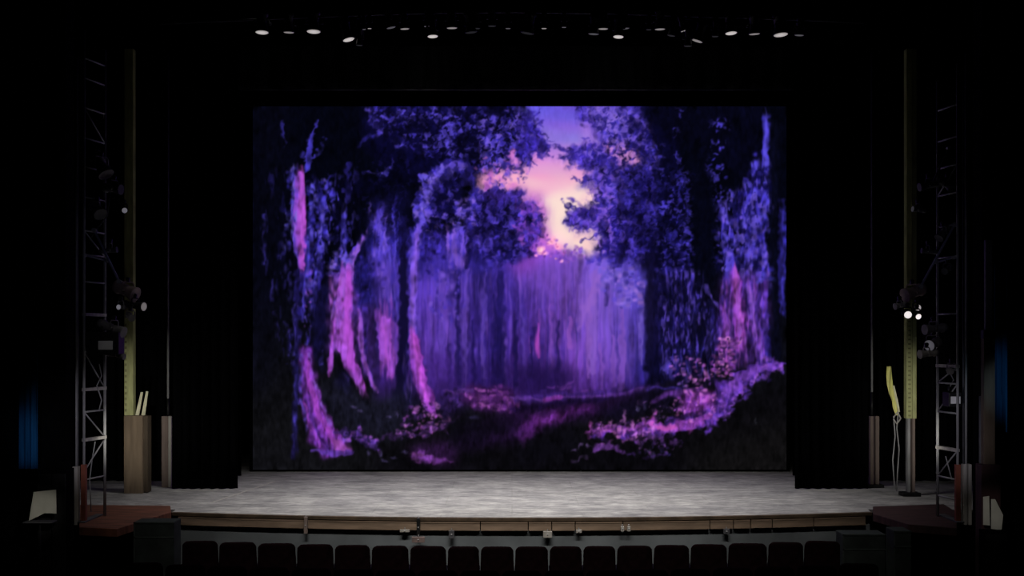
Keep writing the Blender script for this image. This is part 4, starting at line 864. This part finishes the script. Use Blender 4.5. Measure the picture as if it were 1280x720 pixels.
# yellow cloth and hanging ropes by the right column
D = 22.8
def ribbon(b, pts, w, y):
    for i, ((xa, ya), (xb, yb)) in enumerate(zip(pts, pts[1:])):
        b.slab([at(xa-w[i], ya, y), at(xa+w[i], ya, y), at(xb+w[i+1], yb, y), at(xb-w[i+1], yb, y)], .006)
root = empty('yellow_cloth', at(1112, 458, D), 'bright yellow strip of cloth hung beside the right column', 'cloth'); o = Vector(root.location)
b = MB(); prof = [(1111.5, 458, 3.0), (1111.8, 470, 3.4), (1112.5, 482, 3.6), (1114.5, 492, 3.6), (1118, 501, 3.2), (1120, 510, 3.4), (1122, 519, 2.2)]
def yc(u, v):
    k = u*(len(prof)-1); i = min(int(k), len(prof)-2); f = k-i; p_, q_ = prof[i], prof[i+1]
    px = p_[0]+(q_[0]-p_[0])*f; py = p_[1]+(q_[1]-p_[1])*f; w = p_[2]+(q_[2]-p_[2])*f
    v3 = at(px+(v*2-1)*w, py, D); v3.y += .02*math.sin(v*7+u*9); return v3
b.grid(yc, 24, 8); b.build('fold', M['yellow_cloth'], root, org=o)
b = MB(); ribbon(b, [(1117, 482), (1121, 500), (1124, 515)], [1.0, 1.4, 1.0], D-.03); b.build('loose_end', M['cream'], root, org=o)
for k, (pp, lab) in enumerate([([(1117, 520), (1119, 545), (1116, 575), (1118, 606), (1121, 614)], 'thin grey rope hanging to the floor just left of the right column, outer strand'), ([(1123, 515), (1121, 535), (1124, 562), (1122, 590), (1121, 612)], 'thin grey rope hanging to the floor just left of the right column, inner strand')]):
    tag(MB().tube([at(px, py, D) for px, py in pp], .012, 8).build('hanging_rope', M['steel']), lab, 'rope', 'ropes by the right column')
tag(MB().tube([at(1117, 522, D-.02), at(1122, 515, D-.05), at(1126, 523, D-.02), at(1121, 530, D-.05), at(1117, 524, D-.02)], .016, 8).build('rope_knot', M['pale_panel']), 'small pale knot of rope under the yellow cloth', 'rope')

# ---- fittings on the towers
def boom_arm(pa, ya, pb, yb, m, label, r=.02):
    A, B = at(*pa, ya), at(*pb, yb)
    root = empty('boom_arm', A, label, 'arm'); 
    MB().tube([A, A.lerp(B, .5), B], r, 10).build('tube', m, root, org=A)
    b = MB(); b.tube([A-Vector((0, .04, 0)), A+Vector((0, .04, 0))], r*2, 10); b.build('clamp', M['steel'], root, org=A)
    b = MB(); b.tube([B-Vector((0, .04, 0)), B+Vector((0, .04, 0))], r*1.8, 10); b.build('clamp', M['steel'], root, org=A)
    return root
TL = 19.6
boom_arm((118, 288), 19.6, (149, 352), 19.7, M['steel_blue'], 'slanting bluish arm from the left truss tower down to the brownish lamp')
boom_arm((106, 319), 19.4, (134, 326), 19.7, M['steel_blue'], 'short bluish arm jutting from the left truss tower', .016)
boom_arm((1193, 281), 19.5, (1151, 358), 19.7, M['steel_blue'], 'slanting bluish arm from the right ladder tower down to the brownish lamp')
boom_arm((1192, 322), 19.5, (1170, 328), 19.7, M['steel_blue'], 'short bluish arm beside the right ladder tower', .016)
boom_arm((1186, 185), 19.6, (1166, 228), 19.7, M['steel_dark'], 'upper dark slanting arm high on the right ladder tower', .016)
G = 'stage lights on the side towers'
def lamp(px, py, D, d, label, **k): return stage_light(at(px, py, D), d, label, group=G, **k)
lamp(127, 208, 19.6, (.55, -.25, -.85), 'dark grey stage light high on the left truss tower', lens=None, r=.13, length=.46, body=M['grey_lamp'], yoke_len=.16)
lamp(143, 236, 19.7, (1, -.3, -.15), 'small dark stage light beside the left tower above the yellow green column', lens=None, r=.085, length=.34, body=M['steel_dark'], yoke_len=.14)
lamp(122, 262, 19.6, (.5, -.5, -.6), 'dark bluish stage light on the left tower above the slanting arm', lens=None, r=.11, length=.36, body=M['steel_dark'], yoke_len=.14)
lamp(155, 262, 21.0, (.3, -.6, -.2), 'tiny pale stage light clamped to the upper left column', lens=2, r=.05, length=.2, body=M['gun'], yoke_len=.1)
lamp(138, 313, 19.7, (1, -.1, .1), 'slim dark stage light left of the column beside the slanting arm', lens=None, r=.05, length=.30, body=M['steel_dark'], yoke_len=.12)
lamp(160, 364, 19.8, (1, -.35, -.45), 'brownish stage light at the lower end of the left slanting arm', lens=None, r=.13, length=.42, body=M['red_lamp'], yoke_len=.15)
lamp(169, 382, 19.75, (1, -.4, -.12), 'grey stage light under the brownish lamp pointing right, left side', lens=1, r=.075, length=.46, body=M['gun'], yoke_len=.12)
lamp(163, 396, 19.7, (.5, -.7, -.3), 'small grey fitting clamped to the left column below the lamps', lens=None, r=.06, length=.2, body=M['grey_lamp'], yoke_len=.1)
lamp(151, 384, 19.6, (-.3, -1, 0), 'small round pale lamp left of the brownish lamp on the left side', lens=2, r=.045, length=.16, body=M['grey_lamp'], yoke_len=.1)
lamp(143, 411, 19.6, (1, -.3, -.35), 'grey stage light lying above the black box on the left tower', lens=None, r=.09, length=.5, body=M['grey_lamp'], yoke_len=.14)
lamp(146, 444, 19.6, (1, -.3, -.2), 'slim grey stage light just under the black box on the left tower', lens=None, r=.05, length=.38, body=M['grey_lamp'], yoke_len=.08)
def dimmer(px0, px1, py0, py1, D, lab, pan):
    c = at((px0+px1)/2, (py0+py1)/2, D); root = empty('equipment_box', c, lab, 'box')
    MB().box((0, 0, 0), (mm(px1-px0, D), .3, mm(py1-py0, D)), bev=.012).build('housing', M['gun'], root)
    a, b_ = at(pan[0], pan[1], D)-c, at(pan[2], pan[3], D)-c
    MB().box(((a.x+b_.x)/2, -.157, (a.z+b_.z)/2), (abs(b_.x-a.x), .012, abs(a.z-b_.z)), bev=.003).build('label_panel', M['white_box'], root)
    b = MB(); b.tube([(-.05, 0, mm(py1-py0, D)/2), (-.05, 0, mm(py1-py0, D)/2+.1)], .02, 8); b.build('hook', M['gun'], root)
    return root
dimmer(110, 152, 415, 443, 19.55, 'black box with a white panel mounted on the left truss tower', (127, 426, 145, 437))
dimmer(1182, 1198, 490, 508, 19.55, 'small dark box with a white panel on the lower right ladder tower', (1184, 495, 1196, 504))
lamp(1140, 366, 19.8, (-1, -.35, -.35), 'brownish stage light at the lower end of the right slanting arm', lens=None, r=.12, length=.40, body=M['red_lamp'], yoke_len=.14)
lamp(1124, 382, 19.75, (-1, -.3, -.2), 'small grey lamp left of the bright white lamps on the right side', lens=None, r=.055, length=.22, body=M['grey_lamp'], yoke_len=.08)
lamp(1146, 386, 19.7, (-.1, -1, .25), 'upper bright white lamp in front of the right column', lens=1, r=.055, length=.2, body=M['gun'], yoke_len=.1)
lamp(1134, 392, 19.6, (-.15, -1, -.3), 'lower left bright white lamp in front of the right column', lens=0, r=.065, length=.2, body=M['gun'], yoke_len=.1)
lamp(1146, 394, 19.55, (.1, -1, -.4), 'lower right bright white lamp in front of the right column', lens=0, r=.05, length=.18, body=M['gun'], yoke_len=.1)
lamp(1166, 411, 19.6, (-1, -.3, -.1), 'grey stage light topmost of the stack beside the right ladder tower', lens=None, r=.085, length=.42, body=M['grey_lamp'], yoke_len=.12)
lamp(1166, 430, 19.6, (-.7, -.7, -.2), 'pale grey stage light in the middle of the stack beside the right ladder tower', lens=2, r=.095, length=.34, body=M['grey_lamp'], yoke_len=.14)
lamp(1158, 442, 19.5, (-1, -.3, -.1), 'pale grey stage light lowest of the stack beside the right ladder tower', lens=None, r=.07, length=.34, body=M['pale_panel'], yoke_len=.1)
lamp(1160, 232, 19.7, (-1, -.2, -.2), 'dark stage light high on the right ladder tower', lens=None, r=.07, length=.42, body=M['steel_dark'], yoke_len=.12)
lamp(1184, 232, 19.6, (.4, -.6, -.5), 'small dark stage light high on the right near the outer pipe', lens=None, r=.07, length=.28, body=M['steel_dark'], yoke_len=.12)
lamp(1147, 262, 19.9, (-1, -.2, .1), 'small pale tipped stage light beside the upper right column', lens=3, r=.05, length=.24, body=M['steel_dark'], yoke_len=.1)
lamp(1160, 314, 19.7, (-1, -.1, .1), 'slim dark stage light left of the right slanting arm', lens=None, r=.045, length=.3, body=M['steel_dark'], yoke_len=.1)
lamp(1178, 292, 19.6, (-.6, -.3, -.7), 'dark bluish stage light at the top of the right slanting arm', lens=None, r=.08, length=.3, body=M['steel_dark'], yoke_len=.12)
lamp(1184, 337, 19.6, (-.6, -.5, -.3), 'small bluish stage light under the short arm on the right tower', lens=None, r=.06, length=.24, body=M['steel_dark'], yoke_len=.1)
lamp(1189, 462, 19.5, (-.5, -.8, -.3), 'small grey stage light on the lower right ladder tower above the white panelled box', lens=None, r=.06, length=.22, body=M['grey_lamp'], yoke_len=.1)
# cables drooping inside the towers
for pp, D, lab in [([(124, 455), (127, 470), (121, 482), (127, 500), (124, 512)], 19.6, 'thin grey cable looping inside the left truss tower above the braces'), ([(119, 552), (115, 575), (112, 600), (114, 640)], 19.6, 'thin grey cable hanging at the foot of the left truss tower'),
                   ([(1187, 465), (1192, 475), (1186, 486), (1191, 494)], 19.6, 'thin grey cable looping inside the right ladder tower'), ([(1182, 570), (1186, 585), (1190, 600)], 19.6, 'thin grey cable hanging low inside the right ladder tower'),
                   ([(112, 300), (122, 285), (134, 270), (138, 240)], 19.6, 'dark cable rising along the upper left truss tower')]:
    tag(MB().tube([at(px, py, D) for px, py in pp], .01, 8).build('cable', M['steel'] if 'grey' in lab else M['steel_dark']), lab, 'cable')

# ---------------------------------------------------------------- far left and far right in the house
# lectern-like dark cabinet with a white sheet
def on(px, py, D): return at(px, py, D)
D = 18.6
c0 = at(58, 660, D)
root = empty('dark_cabinet', (c0.x, D+.3, c0.z), 'dark cabinet against the wall left of the left platform', 'cabinet')
hgt = at(0, 586, D+.3).z-FZ
root.location = (X(70, D+.3), D+.3, FZ)
w_ = mm(36, D+.3)
MB().box((0, 0, hgt/2), (w_, .35, hgt), bev=.01).build('carcass', M['black'], root)
MB().box((-w_*.25, -.18, hgt*.5), (w_*.46, .02, hgt*.94), bev=.004).build('door', M['gun'], root)
MB().box((w_*.25, -.18, hgt*.5), (w_*.46, .02, hgt*.94), bev=.004).build('door', M['gun'], root)
D = 18.4
base = at(50, 652, D)
root = empty('music_stand', (base.x, D, FZ), 'dark stand with a desk at the far left below the blue curtain', 'stand')
hz = base.z-FZ
b = MB(); b.tube([(0, 0, .02), (0, 0, hz-.02)], .015, 8)
for a in range(3): b.tube([(0, 0, .15), (.25*math.cos(a*2.1), .25*math.sin(a*2.1), .015)], .01, 6)
b.build('tripod', M['gun'], root)
MB().box((.0, 0, hz), (mm(36, D), .22, .02), bev=.003).build('desk', M['steel_dark'], root)
q = [at(36, 651, D), at(42, 615, D+.03), at(70, 612, D+.03), at(70.5, 642, D), at(56, 641.5, D-.0)]
dz = (base.z+.012)-q[0].z
tag(MB().slab(q, .006).build('paper_sheet', M['white']), 'white sheet standing on the dark stand at the far left', 'paper')
D = 18.6
x_ = X(1235, D); zt = at(0, 422, D).z
root = empty('brown_post', (x_, D, FZ), 'dark brown post at the far right in front of the blue curtain', 'post')
MB().box((0, 0, (at(0, 580, D).z-FZ+zt-FZ)/2+0), (mm(14, D), .12, zt-at(0, 580, D).z), bev=.005).build('shaft', M['brown_dark'], root)
MB().box((0, 0, (at(0, 580, D).z-FZ)/2), (mm(24, D), .25, at(0, 580, D).z-FZ), bev=.01).build('plinth', M['red_dark'], root)
MB().box((0, 0, zt-FZ+.05), (mm(15, D), .13, .14), bev=.01).build('collar', M['gun'], root)
MB().box((.0, 0, (zt-FZ)+.12+(at(0, 300, D).z-zt-.12)/2), (mm(8, D), .08, at(0, 300, D).z-zt-.12), bev=.005).build('upper_shaft', M['steel_dark'], root)
pole(1226, 18.8, 495, 640, .028, M['steel_dark'], 'short dark pipe beside the brown post at the far right')
D = 18.3
for pp, lab in [([(1229, 656), (1229, 621), (1236.5, 620), (1237.5, 657)], 'narrow white card standing at the far right, left of the wider card'), ([(1239, 661), (1239, 624), (1244, 624), (1254, 644), (1252, 663)], 'wider white card with a slanted edge standing at the far right')]:
    tag(MB().slab([at(px, py, D) for px, py in pp], .006).build('white_card', M['white']), lab, 'card')
bx = at(1241, 656, D); hz = at(0, 662, D).z-FZ
root = empty('low_stand', (bx.x, D-.02, FZ), 'dark low stand under the white cards at the far right', 'stand')
MB().box((0, 0, hz/2), (mm(30, D), .2, hz), bev=.01).build('carcass', M['black'], root)
MB().box((0, -.105, hz*.5), (mm(27, D), .01, hz*.9)).build('door', M['gun'], root)
# covered boxes below the platforms
def pitbox(pix, D, lab):
    root = empty('pit_box', (X((pix[0]+pix[2])/2, D), D, FZ), lab, 'box'); w = mm(pix[2]-pix[0], D); h = at(0, pix[1], D).z-FZ
    MB().box((0, 0, h/2), (w, .4, h), bev=.012).build('shell', M['grey_box'], root)
    b = MB(); b.box((-w/2+.012, -.205, h/2), (.022, .012, h)); b.box((0, -.205, h-.24), (w, .012, .022)); b.box((0, -.205, h-.012), (w, .012, .02)); b.build('edging', M['grey_box_edge'], root)
    return root
pitbox((172, 650, 222, 690), 19.0, 'grey green panelled box under the left side platform')
pitbox((1049, 665, 1102, 690), 19.0, 'grey green panelled box at the right end of the seats')
pitbox((1112, 661, 1134, 690), 18.5, 'narrow grey green box under the right side platform')
# worn tape line on the boards
a_, b_ = F*H/(602-HZ), F*H/(628-HZ)
tp = [(X(341, a_), a_), (X(345, a_), a_), (X(268, b_), b_), (X(264, b_), b_)]
tag(MB().prism(tp, .0005, .004).build('tape_strip', M['pale_panel']), 'thin pale strip of tape slanting across the stage floor near the left leg curtain', 'tape')
# small fittings along the stage edge
def fit(px0, px1, py0, py1, off, mk, name, lab, cat, extra=None):
    xm = X((px0+px1)/2, 20.0); y = arc_y(xm)-off
    c = at((px0+px1)/2, (py0+py1)/2, y); root = empty(name, c, lab, cat)
    MB().box((0, 0, 0), (mm(px1-px0, y), .05, mm(py1-py0, y)), bev=.004).build('body', M[mk], root)
    b = MB(); hw = mm(py1-py0, y)/2
    b.tube([(0, .0, hw), (0, .02, hw+.03)], .008, 6); b.tube([(-.01, -.03, 0), (.01, -.03, 0)], .012, 6); b.build('bolt', M['steel'], root)
    return root
fit(380, 384.5, 646, 667, .05, 'taupe', 'edge_bracket', 'pale upright bracket on the stage edge left of centre', 'bracket')
fit(521, 525, 648, 670, .05, 'gun', 'edge_bracket', 'dark upright bracket on the stage edge above the small red box', 'bracket')
fit(515, 531, 671, 678, .10, 'red_lamp', 'connector_box', 'small reddish box under the dark bracket on the stage edge', 'box')
fit(561, 568, 663, 673, .04, 'steel_dark', 'connector_box', 'small dark box on the grey wall right of the red box', 'box')
fit(679, 690, 664, 672, .04, 'pale_panel', 'connector_box', 'small pale box on the grey wall right of centre', 'box')
fit(720, 727, 662, 666, .04, 'pale_panel', 'wall_socket', 'thin pale socket under the stage edge right of the pale box', 'socket')
fit(776, 780, 658, 664, .06, 'pale_panel', 'edge_clamp', 'small pale clamp under the stage edge, left one of the pair', 'clamp')
fit(784, 788, 658, 664, .06, 'pale_panel', 'edge_clamp', 'small pale clamp under the stage edge, right one of the pair', 'clamp')
fit(904, 912, 661, 667, .04, 'steel_dark', 'connector_box', 'small dark box under the stage edge toward the right', 'box')
fit(500, 512, 662, 665, .04, 'pale_panel', 'wall_socket', 'thin pale socket under the stage edge just left of the dark bracket', 'socket')

# ---------------------------------------------------------------- theatre seats, backs to the camera
def make_seat(w):
    root = empty('theatre_seat', (0, 0, FZ), 'x', 'seat')
    b = MB()
    def back(u, v):
        x = (u-.5)*w*1.0; z = .42+.575*v
        top = .012*(1-(2*u-1)**2)*max(0, v-.5)*2
        k = (abs(2*u-1))**14*.045
        return Vector((x*(1-.055*v), -.02-.08*v+.05*(2*u-1)**2+0*k, z+top-k*v))
    o = b.grid(back, 14, 12).build('backrest', M['maroon'], root); s_ = o.modifiers.new('t', 'SOLIDIFY'); s_.thickness = .06; s_.offset = 0; bv = o.modifiers.new('b', 'BEVEL'); bv.width = .02; bv.segments = 3; bv.limit_method = 'ANGLE'
    MB().box((0, .30, .44), (w*.88, .46, .11), bev=.03).build('seat_pad', M['maroon'], root)
    for sx in (-1, 1):
        b = MB(); b.box((sx*w*.47, .16, .31), (.028, .36, .60), bev=.008); b.box((sx*w*.47, .2, .625), (.032, .4, .035), bev=.008); b.build('arm_panel', M['seat_shell'], root)
    return root
def dup(root, loc, rz):
    r = root.copy(); COL.objects.link(r); r.location = loc; r.rotation_euler = (0, 0, rz)
    for ch in list(root.children):
        c = ch.copy(); COL.objects.link(c); c.parent = r
    return r
gaps = [183, 228, 274, 322, 371, 418, 464, 512, 559, 600, 643, 686, 728, 770, 816, 862, 909, 959, 1004, 1050]
proto = None; RowD = 17.3
for i, (a, b_) in enumerate(zip(gaps, gaps[1:])):
    if i == 0: continue
    xm = X((a+b_)/2, RowD); y = RowD+.55*((xm-.0)/4.8)**2
    xm = X((a+b_)/2, y)
    wd = (X(b_, y)-X(a, y))/.523
    if proto is None: s_ = proto = make_seat(.515); s_.location = (xm, y, FZ); s_.rotation_euler = (0, 0, -.10*xm/4.8)
    else: s_ = dup(proto, (xm, y, FZ), -.10*xm/4.8)
    s_.scale = (wd, 1, 1)
    tag(s_, 'dark maroon theatre seat in the front row, %s from the left end' % ORD[i-1], 'seat', 'theatre seats in the front row')
seats_front = len(gaps)-2
k = 0
for i in range(18):
    px = 180+i*52.5; y = 15.5; xm = X(px, y); y = 15.5+.5*(xm/4.5)**2; xm = X(px, y)
    s_ = dup(proto, (xm, y, FZ), -.10*xm/4.5)
    tag(s_, 'dark maroon theatre seat in the nearer second row, %s from the left end' % ORD[k], 'seat', 'theatre seats in the second row'); k += 1

# ---------------------------------------------------------------- light
def area(name, loc, target, size, power, col=(1, 1, 1), spread=180, shape='RECTANGLE'):
    l = bpy.data.lights.new(name, 'AREA'); l.shape = shape; l.size = size[0]; l.size_y = size[1]; l.energy = power; l.color = col; l.spread = math.radians(spread)
    o = bpy.data.objects.new(name, l); COL.objects.link(o); o.location = loc
    o.rotation_euler = (Vector(target)-Vector(loc)).to_track_quat('-Z', 'Y').to_euler(); return o
def spot(name, loc, target, power, ang, col=(1, 1, 1), blend=.8, r=.08):
    l = bpy.data.lights.new(name, 'SPOT'); l.energy = power; l.spot_size = math.radians(ang); l.spot_blend = blend; l.color = col; l.shadow_soft_size = r
    o = bpy.data.objects.new(name, l); COL.objects.link(o); o.location = loc
    o.rotation_euler = (Vector(target)-Vector(loc)).to_track_quat('-Z', 'Y').to_euler(); return o
area('stage_wash_light', (0, 21.0, 8.9), (0, 22.2, 0), (9, .8), 218, (1, .975, .95), 66)
area('house_fill_light', (0, 12, 7.5), (0, 20.5, -.2), (8, .5), 75, (1, .95, .86), 50)
spot('left_column_fill', (-5.6, 17.5, 1.2), (-7.30, 23.3, 1.5), 520, 30, (1, .97, .86), 1)  # added spot without a fixture, brightens the left column toward its foot
spot('right_column_fill', (5.8, 17.5, 1.2), (7.5, 22.9, 1.5), 460, 30, (1, .97, .86), 1)  # same added spot for the right column, no fixture built
spot('left_tower_fill', (-5.2, 15.5, 1.6), (-6.95, 19.6, 1.5), 150, 30, (.92, .88, 1), 1)  # added spot out in the house, no fixture; lifts the lower left tower
spot('right_tower_fill', (5.4, 15.5, 1.6), (7.2, 19.6, 1.5), 130, 30, (.92, .88, 1), 1)  # added spot out in the house, no fixture; lifts the lower right tower
spot('left_upper_light', (-5.2, 16.0, 3.5), (-6.85, 19.7, 4.0), 8, 46, (.72, .72, 1), 1)
spot('right_upper_light', (5.4, 16.0, 3.5), (7.1, 19.7, 4.0), 8, 46, (.72, .72, 1), 1)
spot('left_blue_light', (-7.0, 16.8, .9), (-7.75, 19.2, 1.35), 34, 26, (.5, .75, 1), 1)
spot('right_blue_light', (7.0, 16.8, 2.0), (7.8, 19.2, 2.3), 34, 32, (.5, .75, 1), 1)
spot('left_card_light', (-5.6, 15.5, 1.4), (-7.25, 18.4, .35), 75, 14, (1, .96, .86), 1)
spot('right_card_light', (5.8, 15.5, 1.4), (7.3, 18.3, .35), 45, 16, (1, .96, .9), 1)
spot('border_glow_light', (-1.9, 23.6, 7.2), (-1.85, 25.6, 8.6), 10, 34, (1, .95, .8), 1)
spot('border_glow_light', (2.0, 23.6, 7.2), (2.1, 25.6, 8.6), 9, 50, (1, .92, .86), 1)
w = bpy.data.worlds.new('dark_house'); scene.world = w; w.use_nodes = True
w.node_tree.nodes['Background'].inputs[0].default_value = (.5, .55, .7, 1); w.node_tree.nodes['Background'].inputs[1].default_value = .0

# ---------------------------------------------------------------- camera
cd = bpy.data.cameras.new('camera'); cam = bpy.data.objects.new('camera', cd); COL.objects.link(cam)
cam.location = (0, 0, H); cam.rotation_euler = (math.pi/2, 0, 0)
cd.sensor_width = 36; cd.lens = F/1280*36; cd.shift_y = (HZ-360)/1280; cd.clip_end = 100
scene.camera = cam
scene.view_settings.view_transform = 'Standard'; scene.view_settings.look = 'None'
scene.cycles.sample_clamp_indirect = 3
